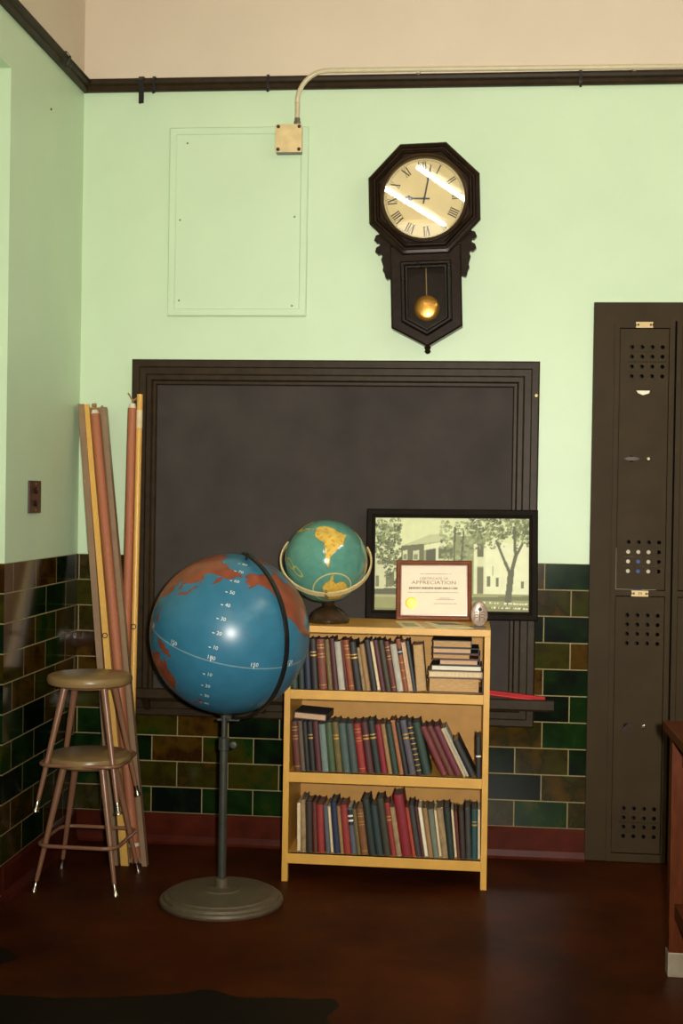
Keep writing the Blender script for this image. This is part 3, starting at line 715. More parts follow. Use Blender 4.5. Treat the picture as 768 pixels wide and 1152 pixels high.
row([(5, 'cream', 56, 1.0, 'fore', 'cream'), (6, 'torn tan', 60, 1.5, ''), (8.5, 'dark brown', 58, 2, ''), (5.5, 'red brown', 57, 2.5, ''), (8.5, 'bright red', 55, 3, ''), (6, 'grey blue', 54, 4.5, '', 'tan'), (3.5, 'cream', 54, 5, 'fore', 'cream'), (8, 'navy blue', 58, 5.4, ''), (4.5, 'tan', 54, 5.8, ''),
     (9, 'bright red', 56, 6.2, ''), (7, 'grey blue', 53, 6.8, 'blacklabel', 'cream'), (5, 'olive', 52, 7.2, ''), (9, 'brown leather', 53, 7.6, 'gilt', 'tan'), (9.5, 'black green', 64, 8, ''), (9, 'dark teal', 57, 8.2, ''), (9.5, 'dark olive', 65, 8.5, ''), (6.5, 'bright red', 60, 8.8, 'title'),
     (6.5, 'torn tan', 56, 9, ''), (13, 'deep crimson', 70, 9.2, ''), (4.5, 'orange red', 56, 9.4, ''), (7, 'dark grey', 58, 9.4, ''), (4, 'maroon', 57, 9.2, ''), (5, 'cream', 57, 9, 'fore', 'white'), (6, 'tan', 56, 8.6, ''), (7, 'grey green', 55, 8, ''), (3.5, 'cream', 54, 7.6, 'fore', 'cream'),
     (8, 'torn tan', 57, 7.2, ''), (8, 'black green', 58, 6.4, ''), (3, 'cream', 55, 5.6, 'fore', 'cream'), (4, 'red brown', 53, 5, ''), (7, 'dark brown', 54, 3.5, ''), (7, 'dark grey', 59, 2.4, ''), (7.5, 'teal', 57, 1.2, 'title'), (3, 'cream', 57, .8, 'fore', 'cream')],
    T_, .936, 1.577, -.424, 'bottom', 'books on the bottom shelf')
# flat stack at the right of the top shelf (fore-edges to the room)
def flat_book(x0, x1, z, hgt, dep, y, c, page, label, ang=0, tail=0.0, group=None):
    r = thing('book', label, 'book', ((x0 + x1) / 2, y, z), (0, 0, ang), group)
    w = (x1 - x0) / 2; b = min(.003, hgt * .16)
    bm = B(); box(bm, -w, w + tail, 0, dep, 0, b); box(bm, -w, w + tail, 0, dep, hgt - b, hgt); box(bm, w + tail - b, w + tail, 0, dep, 0, hgt); obj('cover', bm, cover_mat(c), r)
    bm = B(); box(bm, -w + .003, w + tail - .004 if tail == 0 else w, .004, dep - .004, b, hgt - b); obj('pages', bm, PAGE[page], r)
    return r
z = .6756; G = 'books lying flat on the top shelf'
for x0, x1, hp, c, pg, lab, a, tl in (
    (1.388, 1.562, 16.5, 'dark brown', 'tan', 'thick brown book at the bottom of the flat pile, top shelf', 0, .015),
    (1.386, 1.576, 7.5, 'tan', 'cream', 'cream edged book second from bottom of the flat pile, top shelf', .02, 0),
    (1.396, 1.572, 6.5, 'black', 'white', 'white paged black book third from bottom of the flat pile', -.01, 0),
    (1.424, 1.556, 6.5, 'black', 'pink', 'small book fourth from bottom of the flat pile, top shelf', .02, .01),
    (1.400, 1.528, 6, 'red brown', 'tan', 'brown paged book third from top of the flat pile', -.03, .035),
    (1.400, 1.532, 6.5, 'black', 'pink', 'dark book second from top of the flat pile, cover sticking out right', .01, .03),
    (1.400, 1.536, 8.5, 'black', 'tan', 'black covered book at the very top of the flat pile', 0, 0)):
    flat_book(x0, x1, z, hp * PXM, .14, -.405, c, pg, lab, a, tl, G); z += hp * PXM + .0005
bk = flat_book(.913, 1.030, .5630, .0245, .15, -.40, 'dark grey', 'pink', 'dark grey book lying flat on top of the middle shelf row', 0)
bk.rotation_euler = (0, math.radians(3.0), math.radians(-4))

# ------------------------------------------------------------------ globes
ASIA = [(-10, 36), (-9, 43), (-2, 44), (-1, 46), (-5, 48), (2, 51), (5, 53), (8, 54), (8, 57), (11, 58), (5, 59), (5, 62), (14, 68), (25, 71), (40, 67), (33, 66.5), (35, 64), (44, 66), (46, 68), (60, 69), (68, 69), (67, 72), (73, 73), (80, 73), (87, 75), (100, 77.5), (113, 74), (130, 71), (140, 73), (160, 70), (170, 70), (180, 69), (190, 66), (187, 64.5), (180, 65), (178, 62.5), (170, 60), (163, 59.5), (163, 56), (157, 51), (156, 57), (163, 61.5), (155, 59.5), (142, 59), (136, 55), (141, 52.5), (140, 48), (135, 43.5), (130, 42.5), (127.5, 39.5), (129.5, 36), (126.5, 34.5), (125, 39.5), (121.5, 40.5), (118, 39), (122, 37), (119.5, 35), (122, 31), (119, 25.5), (113.5, 22), (110, 20.5), (106.5, 20), (109, 13), (106, 8.5), (102, 13), (99.5, 11), (103.5, 1.5), (100.5, 5), (98.5, 10), (97.5, 16.5), (94, 16.5), (91.5, 22.5), (87, 21.5), (80, 15.5), (80, 11), (77.5, 8), (73, 18), (72.5, 21), (69, 22), (66.5, 25), (57, 26.5), (50, 30), (48, 29.5), (51.5, 25), (56, 25.5), (59.5, 22.5), (55, 17.5), (45, 12.8), (43, 14), (39, 21), (35, 28), (34.5, 31.5), (36, 36.5), (28, 36.5), (26.5, 39.5), (29, 41), (36, 41.5), (41.5, 41.5), (39, 44.5), (39, 47), (34, 46), (31, 46.5), (28, 43), (26, 40.5), (23.5, 40), (22.5, 36.5), (19.5, 40.5), (14, 45), (12.5, 44.5), (18.5, 40), (16, 38), (12, 42), (8.5, 44), (3.5, 43), (-.5, 39), (-5.5, 36)]
NAM = [(-168, 66), (-162, 69), (-156, 71.3), (-141, 69.8), (-128, 70), (-115, 68), (-95, 68), (-94, 72), (-86, 69.5), (-82, 69), (-86, 66.5), (-94, 60), (-92.5, 57), (-82, 55), (-79.5, 51.5), (-77, 56), (-78, 62.5), (-70, 61), (-64.5, 60), (-56, 52.5), (-66, 50), (-65, 48), (-61, 46), (-66, 43.5), (-70, 43.5), (-70, 41.5), (-74, 40.5), (-76, 37), (-76, 35), (-81, 31.5), (-80, 26), (-81.5, 26), (-83, 30), (-90, 29.5), (-97, 28), (-97.5, 22), (-94.5, 18.2), (-91, 18.7), (-87, 21.5), (-88.5, 16), (-83.5, 15), (-83, 10), (-79.5, 9.5), (-77.5, 8.5), (-80, 7.3), (-83.5, 8.5), (-87.5, 13), (-94, 16), (-101, 17.5), (-105.5, 20.5), (-109.5, 25.5), (-114.5, 31.5), (-110, 23), (-112.5, 26.5), (-115, 30.5), (-117.5, 33.5), (-121, 35), (-124, 40), (-124, 47.5), (-131, 55), (-138, 59), (-147, 60.8), (-152, 59), (-158, 56.5), (-165, 54.5), (-157.5, 58.5), (-162, 59.5), (-166, 62), (-161, 64.5)]
LAND = [ASIA, NAM,
    [(-73, 78), (-60, 82), (-35, 83.5), (-18, 80), (-22, 72), (-40, 65), (-44, 60), (-52, 65), (-54, 70)], [(-64, 63), (-78, 65), (-73, 68), (-90, 73.5), (-80, 73.7), (-68, 70), (-62, 67)], [(-120, 70), (-105, 69), (-105, 73), (-118, 73.5)], [(-90, 76.5), (-62, 82.5), (-75, 83), (-92, 81)],
    [(-77.5, 8.5), (-72, 12), (-62, 10.7), (-51.5, 4.5), (-50, 0), (-44, -2.5), (-35, -6), (-39, -14), (-40.5, -21.5), (-48, -26), (-53, -33.5), (-58, -35), (-57.5, -38), (-62, -39), (-65, -43), (-65.5, -47.5), (-69, -51), (-66, -55), (-72, -53.5), (-75, -48), (-73, -39), (-71, -30), (-70, -18.5), (-76, -14), (-81, -6), (-80, -1), (-77.5, 4)],
    [(-6, 35.8), (10, 37.3), (11, 33.5), (20, 31), (25, 31.7), (32, 31), (35, 27), (37.5, 19), (43, 11.8), (51, 11.8), (46, 4), (40, -3), (39.5, -9), (40.5, -15), (35, -20), (35.5, -24), (32.5, -27), (27, -33.7), (19, -34.5), (15, -27), (12, -18), (13.5, -9), (9, 0), (9, 4.5), (4, 6.3), (-7.5, 4.5), (-13, 8.5), (-17, 14.7), (-16.5, 21), (-10, 30)],
    [(49.5, -12.5), (50.3, -16), (47, -25), (44, -24), (44.5, -17)],
    [(114, -22), (113.5, -26), (115.5, -34), (123.5, -34), (131, -31.5), (138, -35), (141, -38.5), (147, -39), (150, -37), (153.5, -29), (152.5, -25), (146, -19), (145.5, -15), (142.5, -11), (141, -17), (139, -17.5), (136, -15), (136.5, -12), (131, -11.5), (129, -15), (122.5, -17.5)],
    [(131, -1), (138, -1.8), (145, -4.5), (151, -10.5), (146, -8.5), (142, -9), (138, -8), (133, -4)], [(109, 1.5), (117, 7), (119, 5), (117, .5), (116, -4), (110.5, -3)], [(95, 5.5), (104, -1.5), (106, -6), (101, -3)], [(105, -6.5), (114.5, -7.5), (114.5, -8.7), (106, -7.5)], [(119.5, -5.5), (119.5, .5), (125, 1.5), (121, -1), (122.5, -5)],
    [(120, 18.5), (122, 18.5), (126, 7), (122, 8), (121, 14)], [(130, 33), (131, 31), (135.5, 33.7), (140.5, 35.5), (142, 39.5), (141.5, 41.5), (145, 43.5), (142, 45.5), (140, 42), (139.5, 38.5), (136.5, 36.5), (133, 35.5)], [(142, 54), (144.5, 49), (142, 46)], [(172.7, -34.5), (178.5, -37.7), (175.3, -41.5), (174, -38)], [(173, -40.7), (174, -42), (170.5, -46), (166.5, -46), (171, -42)],
    [(145, -41), (148, -41), (147, -43.5)], [(-5.5, 50), (1.5, 51.5), (-2, 55.5), (-3, 58.5), (-6, 57)], [(-10, 52), (-6, 52), (-6, 55), (-9, 54.5)], [(-24, 65.5), (-14, 66), (-14, 64.5), (-22, 63.8)], [(-85, 22), (-80, 23), (-74.5, 20.2), (-78, 20.3)], [(-74, 19.8), (-69, 19.5), (-69, 18.3), (-74, 18.2)], [(-156.5, 20.3), (-155, 19.8), (-155.6, 18.9)], [(-160, 22.3), (-159, 22), (-159.5, 21.6)], [(-158.3, 21.7), (-157.6, 21.4), (-158, 21.2)],
    [(-180, -78), (-150, -76), (-120, -74), (-100, -73), (-75, -72), (-66, -66), (-58, -63), (-60, -74), (-40, -78), (-20, -72), (0, -70), (40, -68), (60, -67), (90, -66), (120, -66.5), (150, -69), (170, -72), (165, -77), (180, -78), (180, -91), (-180, -91)]]
def globe_mesh(name, R, sea, land, lines, NX=512, NY=257, edge=None, border=None):
    lon = np.linspace(-180, 180, NX, endpoint=False); lat = np.linspace(-90, 90, NY)
    LO, LA = np.meshgrid(lon, lat)
    m = np.zeros(LO.shape, bool)
    wob = .6 * np.sin(LO * 1.3 + LA * .7) + .5 * np.sin(LO * .61 - LA * 1.9) + .4 * np.sin(LA * 2.7)
    for poly in LAND:
        for sh in (0, 360): m |= pip(LO + sh + wob * .5, LA + wob * .5, poly)
    c = np.where(m[..., None], np.array(lin(land)), np.array(lin(sea)))
    mott = (.5 + .5 * np.sin(LO * .21 + 2 * np.sin(LA * .13)) * np.sin(LA * .19 + 1.7 * np.sin(LO * .07)))
    c = c * np.where(m, .86 + .3 * mott, .95 + .1 * mott)[..., None]
    if edge is not None:
        e = np.zeros_like(m)
        for ax, s in ((0, 1), (0, -1), (1, 1), (1, -1)): e |= (np.roll(m, s, ax) != m)
        c[e & m] = lin(edge)
    lines(LO, LA, m, c)
    la, lo = np.radians(LA), np.radians(LO)
    V = np.stack([R * np.cos(la) * np.cos(lo), R * np.cos(la) * np.sin(lo), R * np.sin(la)], -1).reshape(-1, 3)
    i = np.arange(NX)[None, :] + np.arange(NY - 1)[:, None] * NX; j = np.roll(np.arange(NX), -1)[None, :] + np.arange(NY - 1)[:, None] * NX
    Fc = np.stack([i, j, j + NX, i + NX], -1).reshape(-1, 4).tolist()
    me = tint_mesh(name, V.tolist(), Fc, c.reshape(-1, 3))
    for p in me.polygons: p.use_smooth = True
    return me
def axis_basis(C, n_view, lon_c):
    """world matrix whose +z is the pole; n_view = pole in (right, up, towards viewer) seen from the room's front; lon_c faces front"""
    vz = Vector((CP.x - C[0], CP.y - C[1], CP.z - C[2])).normalized(); vx = Vector((0, 0, 1)).cross(vz).normalized(); vy = vz.cross(vx)
    n = (vx * n_view[0] + vy * n_view[1] + vz * n_view[2]).normalized()
    e1 = (Vector((0, 0, 1)) if abs(n_view[1]) < -1 else n).cross(vz)
    e2 = (vz - n * vz.dot(n)).normalized()          # meridian plane facing front
    ex = e2; ey = n.cross(ex)
    return Matrix((ex, ey, n)).transposed() @ Matrix.Rotation(-math.radians(lon_c), 3, 'Z')

# ---- big slated globe on a floor stand
GC = Vector((.737, -.70, .893)); GR = .2645
t = thing('floor_globe', 'large blue globe with rust red land on a tall iron floor stand', 'globe', (.722, -.70, 0))
off = GC - Vector((.722, -.70, 0))
bm = B(); lathe(bm, [(0, 0), (.203, 0), (.206, .008), (.203, .016), (.194, .019), (.190, .026), (.183, .029), (.176, .030), (.172, .0345), (.150, .037), (.066, .044), (.062, .0475), (.026, .050), (.022, .052), (.021, .078), (.016, .08), (0, .08)], 72)
obj('base', bm, M('dark_iron_base', (96, 84, 64), .5, metal=.15, var=.15), t, smooth=.35)
bm = B(); tube(bm, [(0, 0, .07), (0, 0, .53)], .0135, 20); obj('pole', bm, IRON, t, smooth=.9)
bm = B(); lathe(bm, [(.0135, .505), (.018, .507), (.018, .545), (.0135, .548), (.009, .55), (.009, .612), (.012, .614), (.012, .622), (0, .624)], 20)
obj('collar', bm, IRON, t, smooth=.6)
bm = B(); tube(bm, [(.015, 0, .526), (.04, -.006, .526)], .004, 8); lathe(bm, [(0, 0), (.011, .002), (.013, .008), (.011, .014), (0, .016)], 14, 'y', (.034, -.005, .526)); obj('thumb_screw', bm, IRON, t, smooth=.8)
def big_lines(LO, LA, m, c):
    c[(np.abs(LA) < .36)] = c[(np.abs(LA) < .36)] * .6 + np.array(lin((190, 200, 190))) * .4
BM3 = axis_basis(GC, (.186, .911, .37), -171 + 0)
me = globe_mesh('sphere', GR, (50, 110, 136), (134, 66, 42), big_lines, edge=(120, 58, 40))
me.materials.append(M_attr('globe_enamel', .32, .5))
gl = bpy.data.objects.new('sphere', me); col.objects.link(gl); gl.parent = t; gl.matrix_local = Matrix.Translation(off) @ BM3.to_4x4()
# white figures along the date line and the equator
bm = B()
def on_sphere(s, lat, lon, size, dx=0, dy=0):
    la, lo = math.radians(lat), math.radians(lon)
    n = Vector((math.cos(la) * math.cos(lo), math.cos(la) * math.sin(lo), math.sin(la))); e = Vector((-math.sin(lo), math.cos(lo), 0)); no = n.cross(e)
    tb = text_bm(s, size)
    for v in tb.verts:
        p = n * GR + e * (v.co.x + dx) + no * (v.co.y + dy); v.co = p.normalized() * (GR + .0012)
    merge(bm, tb)
for la in range(-40, 90, 10):
    if la == 0: continue
    on_sphere(str(abs(la)), la, 180, .017, dx=.006); on_sphere('-', la, 180, .03, dx=-.012)
for lo, s in ((180, '180'), (150, '150'), (-150, '150'), (-120, '120'), (120, '120'), (-90, '90'), (90, '90')): on_sphere(s, 0, lo, .019, dy=.012); on_sphere("'", 0, lo, .03, dy=-.006)
obj('figures', bm, M('white_figures', (225, 225, 210), .5), gl, recalc=False)
# half meridian and pivots
vz = (CP - GC).normalized(); vx = Vector((0, 0, 1)).cross(vz).normalized(); vy = vz.cross(vx)
nP = (vx * .186 + vy * .911 + vz * .37).normalized(); e2 = (vz - nP * vz.dot(nP)).normalized(); e1 = e2.cross(nP) * -1
if e1.dot(vx) < 0: e1 = -e1
mer = (e2 * math.cos(math.radians(43)) + e1 * math.sin(math.radians(43)))
side = nP.cross(mer).normalized()
bm = B(); RM = GR + .016
prev = None
for k in range(61):
    a = math.radians(-4 + 188 * k / 60); d = nP * math.cos(a) + mer * math.sin(a)
    q = [off + d * (RM + dr) + side * ds for dr, ds in ((-.004, -.007), (-.004, .007), (.004, .007), (.004, -.007))]
    cur = [bm.verts.new(p) for p in q]
    if prev:
        for i in range(4): bm.faces.new((prev[i], prev[(i + 1) % 4], cur[(i + 1) % 4], cur[i]))
    else: bm.faces.new(cur)
    prev = cur
bm.faces.new(prev[::-1])
obj('meridian_arm', bm, BLACKMETAL, t, smooth=.6)
for s in (1, -1):
    bm = B(); tube(bm, [off + nP * s * (GR - .01), off + nP * s * (RM + .007)], .005, 10); obj('pivot_pin', bm, BLACKMETAL, t)
low = min((off + (nP * math.cos(math.radians(a)) + mer * math.sin(math.radians(a))) * RM for a in range(90, 180)), key=lambda p: p.z)
bm = B(); tube(bm, [(0, 0, .612), (0, 0, .617), low + Vector((0, 0, -.002))], [.013, .013, .011], 14)
box(bm, low.x - .045, low.x + .03, low.y - .012, low.y + .012, low.z - .010, low.z - .003, bev=.002)
obj('yoke_bracket', bm, IRON, t)

# ---- small teal globe on the bookcase
SC = Vector((1.009, -.30, 1.121)); SR = .149
t = thing('table_globe', 'small teal globe with yellow land in a cream ring atop the bookcase', 'globe', (1.022, -.30, .9003))
off = SC - Vector((1.022, -.30, .9003))
bm = B(); lathe(bm, [(0, 0), (.073, 0), (.075, .004), (.075, .012), (.071, .016), (.069, .020), (.060, .036), (.044, .049), (.026, .057), (.019, .062), (.021, .068), (.017, .073), (.012, .082), (.009, .09), (0, .092)], 48)
obj('base', bm, M('brown_bakelite_base', (56, 38, 22), .18, var=.15), t, smooth=.6)
def small_lines(LO, LA, m, c):
    c[np.abs(LA + 63) < .8] = lin((206, 190, 130))
    for (lo0, la0, rx, ry) in ((-134, -16, 4, 10), (-132, -34, 5, 9)):
        d = np.hypot((LO - lo0) / rx, (LA - la0) / ry); c[np.abs(d - 1) < .16] = lin((190, 180, 90))
    s = (np.abs((LO + 180) % 15) < .36) | (np.abs((LA + 90) % 15) < .36); c[s & ~m] *= .86
    c[m & (np.sin(LO * .5 + np.sin(LA * .3) * 2) * np.sin(LA * .45) > .55)] = np.array(lin((206, 150, 60)))
me = globe_mesh('sphere', SR, (90, 144, 128), (216, 180, 80), small_lines, 448, 225, edge=(120, 120, 60))
me.materials.append(M_attr('globe_paper', .16, .5, coat=.4))
SN = (-.17, .69, -.70)
BS3 = axis_basis(SC, SN, 0)
g2 = bpy.data.objects.new('sphere', me); col.objects.link(g2); g2.parent = t
# front meridian: with the south pole tipped forward the front edge of the frame is the meridian under the viewer
g2.matrix_local = Matrix.Translation(off) @ (BS3 @ Matrix.Rotation(math.radians(73), 3, 'Z')).to_4x4()
vz = (CP - SC).normalized(); vx = Vector((0, 0, 1)).cross(vz).normalized(); vy = vz.cross(vx)
h = (vx * .995 - vy * .0 ).normalized(); dn = (vy * -.72 + vz * .69).normalized(); hh = h; nn = hh.cross(dn).normalized()
RS = SR + .014; bm = B(); prev = None
for k in range(71):
    a = math.radians(-24 + 236 * k / 70); d = hh * math.cos(a) + dn * math.sin(a)
    q = [off + d * (RS + dr) + nn * ds for dr, ds in ((-.003, -.0085), (-.003, .0085), (.003, .0085), (.003, -.0085))]
    cur = [bm.verts.new(p) for p in q]
    if prev:
        for i in range(4): bm.faces.new((prev[i], prev[(i + 1) % 4], cur[(i + 1) % 4], cur[i]))
    else: bm.faces.new(cur)
    prev = cur
bm.faces.new(prev[::-1])
obj('meridian_ring', bm, M('aged_cream_ring', (206, 186, 134), .4, var=.15, scale=60), t, smooth=.6)
rb = off + dn * RS
bm = B(); tube(bm, [(0, 0, .086), (0, -.03, .094), rb + Vector((.002, .006, -.006)), rb + Vector((.002, -.004, .012))], [.010, .010, .007, .006], 12)
tube(bm, [off + dn * (SR - .006), off + dn * (RS + .008)], .004, 8)
obj('ring_arm', bm, M('brass_arm', (150, 128, 84), .35, metal=.5), t, smooth=.9)

# ------------------------------------------------------------------ pictures on the bookcase
def raster_panel(name, img, w, h, y, mat, parent):
    """img rows top to bottom (linear rgb), flat print in the x-z plane"""
    ny, nx = img.shape[:2]
    X, Z = np.meshgrid(np.linspace(-w / 2, w / 2, nx), np.linspace(h, 0, ny))
    V = np.stack([X.ravel(), np.full(X.size, y), Z.ravel()], -1)
    F_ = np.array(grid_faces(nx, ny))[:, ::-1].tolist()
    me = tint_mesh(name, V.tolist(), F_, img.reshape(-1, 3)); me.materials.append(mat)
    o = bpy.data.objects.new(name, me); col.objects.link(o); o.parent = parent
    return o
rng = np.random.default_rng(4)
def photo_image(nx=224, ny=137):
    X, Y = np.meshgrid(np.linspace(10, 755, nx), np.linspace(25, 480, ny)); im = np.zeros((ny, nx, 3))
    def S(c): return np.array(c, float)
    im[:] = S((214, 220, 160))
    def P(poly, c): im[pip(X, Y, poly)] = S(c)
    def tex(mask, c1, c2, n, r0, r1):
        ys, xs = np.nonzero(mask)
        for _ in range(n):
            k = rng.integers(len(xs)); cx, cy = X[ys[k], xs[k]], Y[ys[k], xs[k]]; r = rng.uniform(r0, r1); f = rng.uniform()
            b = (np.hypot(X - cx, (Y - cy) * 1.2) < r) & (rng.uniform(size=X.shape) < .75); im[b] = S(c1) * (1 - f) + S(c2) * f
    P([(540, 140), (760, 150), (760, 402), (535, 405)], (226, 228, 178))
    P([(135, 165), (275, 108), (345, 102), (392, 130), (250, 155)], (188, 194, 138))
    P([(138, 164), (250, 152), (250, 400), (138, 400)], (104, 106, 66))
    for a, b2 in ((145, 170), (196, 224)): P([(a, 188), (b2, 184), (b2, 232), (a, 234)], (206, 208, 158)); P([(a + 4, 206), (b2 - 4, 204), (b2 - 4, 230), (a + 4, 231)], (130, 132, 90))
    P([(250, 152), (392, 130), (392, 400), (250, 400)], (150, 154, 102))
    P([(250, 158), (388, 132), (388, 156), (250, 184)], (220, 222, 168))
    P([(258, 184), (306, 176), (306, 400), (258, 400)], (84, 82, 50)); P([(306, 172), (320, 170), (320, 400), (306, 400)], (216, 218, 164))
    P([(320, 172), (388, 160), (388, 400), (320, 400)], (100, 102, 62)); P([(318, 224), (390, 222), (390, 236), (318, 238)], (200, 204, 150))
    P([(388, 110), (545, 120), (545, 400), (388, 400)], (140, 146, 96))
    P([(488, 150), (506, 148), (506, 400), (488, 400)], (222, 224, 172)); P([(506, 150), (542, 150), (542, 214), (506, 214)], (98, 98, 60)); P([(506, 214), (545, 214), (545, 262), (506, 262)], (212, 214, 160)); P([(506, 266), (536, 266), (536, 392), (506, 392)], (112, 108, 66)); P([(536, 150), (545, 150), (545, 400), (536, 400)], (218, 220, 168))
    for a, b2, c, d in ((554, 308, 570, 357), (597, 314, 611, 359), (718, 330, 730, 363), (578, 256, 584, 304)): P([(a, b2), (c, b2), (c, d), (a, d)], (110, 112, 72))
    P([(0, 400), (760, 394), (760, 490), (0, 490)], (150, 150, 92)); P([(0, 405), (760, 404), (760, 418), (0, 416)], (176, 174, 116)); P([(480, 410), (760, 402), (760, 425), (480, 430)], (110, 112, 68))
    P([(0, 470), (760, 452), (760, 490), (0, 490)], (126, 124, 74)); P([(0, 375), (130, 370), (130, 400), (0, 402)], (92, 92, 58))
    P([(8, 215), (66, 222), (66, 368), (8, 374)], (206, 208, 156)); P([(14, 312), (32, 312), (32, 366), (14, 366)], (118, 120, 78)); P([(66, 300), (104, 290), (104, 360), (66, 368)], (110, 110, 74))
    tex((X < 135) & (Y > 60) & (Y < 250), (66, 72, 38), (132, 140, 84), 200, 5, 13)
    tex((X < 135) & (Y > 30) & (Y < 120), (86, 94, 52), (190, 198, 138), 70, 4, 10)
    tex((X > 60) & (X < 130) & (Y > 230) & (Y < 370), (70, 74, 40), (130, 134, 84), 60, 4, 10)
    tex((X > 330) & (X < 490) & (Y > 40) & (Y < 235), (92, 100, 58), (176, 184, 124), 170, 4, 11)
    tex((X > 470) & (Y < 120), (74, 82, 44), (150, 158, 100), 210, 5, 13)
    tex((X > 500) & (X < 640) & (Y > 100) & (Y < 175), (84, 92, 52), (160, 166, 108), 60, 4, 9)
    tex((X > 690) & (Y > 70) & (Y < 175), (80, 88, 48), (150, 158, 100), 60, 4, 9)
    for p, q, w in (((655, 432), (668, 290), 15), ((668, 300), (640, 240), 8), ((640, 240), (598, 135), 6), ((668, 300), (690, 210), 9), ((690, 215), (722, 150), 6), ((690, 215), (682, 70), 7), ((395, 240), (398, 70), 4), ((430, 235), (440, 90), 4)):
        p, q = np.array(p, float), np.array(q, float); d = q - p; L = np.hypot(*d); tt = np.clip(((X - p[0]) * d[0] + (Y - p[1]) * d[1]) / L ** 2, 0, 1)
        im[np.hypot(X - p[0] - tt * d[0], Y - p[1] - tt * d[1]) < w] = S((92, 94, 56))
    for _ in range(46):
        x = rng.uniform(530, 752); y = 432 + (x - 530) * .03 + rng.choice([0, 22]); P([(x, y), (x + 6, y), (x + 5, y + 8), (x, y + 8)], (232, 232, 190))
    v = np.clip(im * np.array([1.03, 1.03, 1.1]), 0, 255) / 255; v = np.where(v > .5, v, v * (.6 + .8 * v)); return np.where(v <= .04045, v / 12.92, ((v + .055) / 1.055) ** 2.4)
t = thing('framed_photograph', 'large black framed old photograph of a building and trees leaning on the chalkboard', 'picture', (1.458, -.085, .9005), (math.radians(-5.6), math.radians(-.5), 0))
PW, PH = .640, .413
bm = B(); moulding(bm, rect(-PW / 2, PW / 2, 0, PH), [(.0, .010), (0, -.012), (.004, -.016), (.020, -.016), (.026, -.012), (.033, -.010), (.033, -.002)])
obj('frame', bm, M('black_frame', (26, 21, 14), .6, var=.2, spec=.06), t)
bm = B(); box(bm, -PW / 2 + .004, PW / 2 - .004, .0, .009, .004, PH - .004); obj('backing', bm, M('brown_card', (110, 86, 56), .8), t)
raster_panel('photo_print', photo_image(), PW - .064, PH - .064, -.0015, M_attr('photo_paper', .5), t).location = (0, 0, .032)
bm = B(); box(bm, -PW / 2 + .03, PW / 2 - .03, -.0055, -.004, .03, PH - .03); obj('glass', bm, M_glass('picture_glass'), t)

CRT = thing('framed_certificate', 'small certificate with a gold seal in a brown wooden frame on the bookcase', 'certificate', (1.395, -.128, .9005), (math.radians(-7), math.radians(-.8), 0))
CW, CH = .280, .222
bm = B(); moulding(bm, rect(-CW / 2, CW / 2, 0, CH), [(0, .006), (0, -.010), (.004, -.015), (.012, -.013), (.017, -.009), (.020, -.009), (.020, -.001)])
obj('frame', bm, M('reddish_brown_wood', (120, 68, 38), .25, var=.25, scale=20, stretch=(1, 1, 5)), CRT)
bm = B(); box(bm, -CW / 2 + .004, CW / 2 - .004, -.001, .005, .004, CH - .004); obj('backing', bm, _mats['brown_card'], CRT)
bm = B(); box(bm, -CW / 2 + .018, CW / 2 - .018, -.0025, -.0012, .018, CH - .018); pap = obj('paper', bm, M('certificate_paper', (248, 234, 212), .7, var=.03), CRT)
bm = B()
def ink_text(s, size, z, wide):
    merge(bm, text_bm(s, size), 0, Matrix.Translation((0, -.0029, z)) @ Matrix.Rotation(PI / 2, 4, 'X') @ Matrix.Diagonal((wide, 1, 1, 1)))
ink_text('CERTIFICATE OF', .0125, .1545, 1.15); ink_text('APPRECIATION', .0185, .1395, 1.3)
obj('heading', bm, M('pale_brown_ink', (150, 122, 92), .7), pap, recalc=False)
bm = B()
def marks(x0, x1, z, hgt, wd, gap):
    x = x0
    while x < x1:
        w = wd * random.uniform(.6, 1.5); box(bm, x, x + w, -.0030, -.0027, z - hgt / 2 * random.uniform(.6, 1), z + hgt / 2); x += w + gap * random.choice((1, 1, 1, 1, 3))
marks(-.092, .088, .119, .0075, .003, .0016); marks(-.095, .09, .103, .002, .004, .002); marks(-.05, .06, .172, .0018, .004, .002)
marks(.01, .07, .077, .0015, .006, .001); marks(.0, .08, .062, .0015, .006, .001)
tube(bm, [(.02 + k * .003, -.0031, .082 + .003 * math.sin(k * 2.1)) for k in range(14)], .0006, 4)
obj('printed_lines', bm, M('grey_brown_ink', (110, 92, 74), .7), pap)
bm = B(); lathe(bm, [(0, .0026), (.0215, .0026), (.0215, .0034), (.017, .0040), (.016, .0034), (0, .0036)], 24, 'y', (-.084, 0, .064)); obj('gold_seal', bm, M('gold_foil', (236, 200, 60), .35, metal=.3), pap)
bm = B(); box(bm, -CW / 2 + .017, CW / 2 - .017, -.0062, -.005, .017, CH - .017); obj('glass', bm, M_glass('certificate_glass'), CRT)

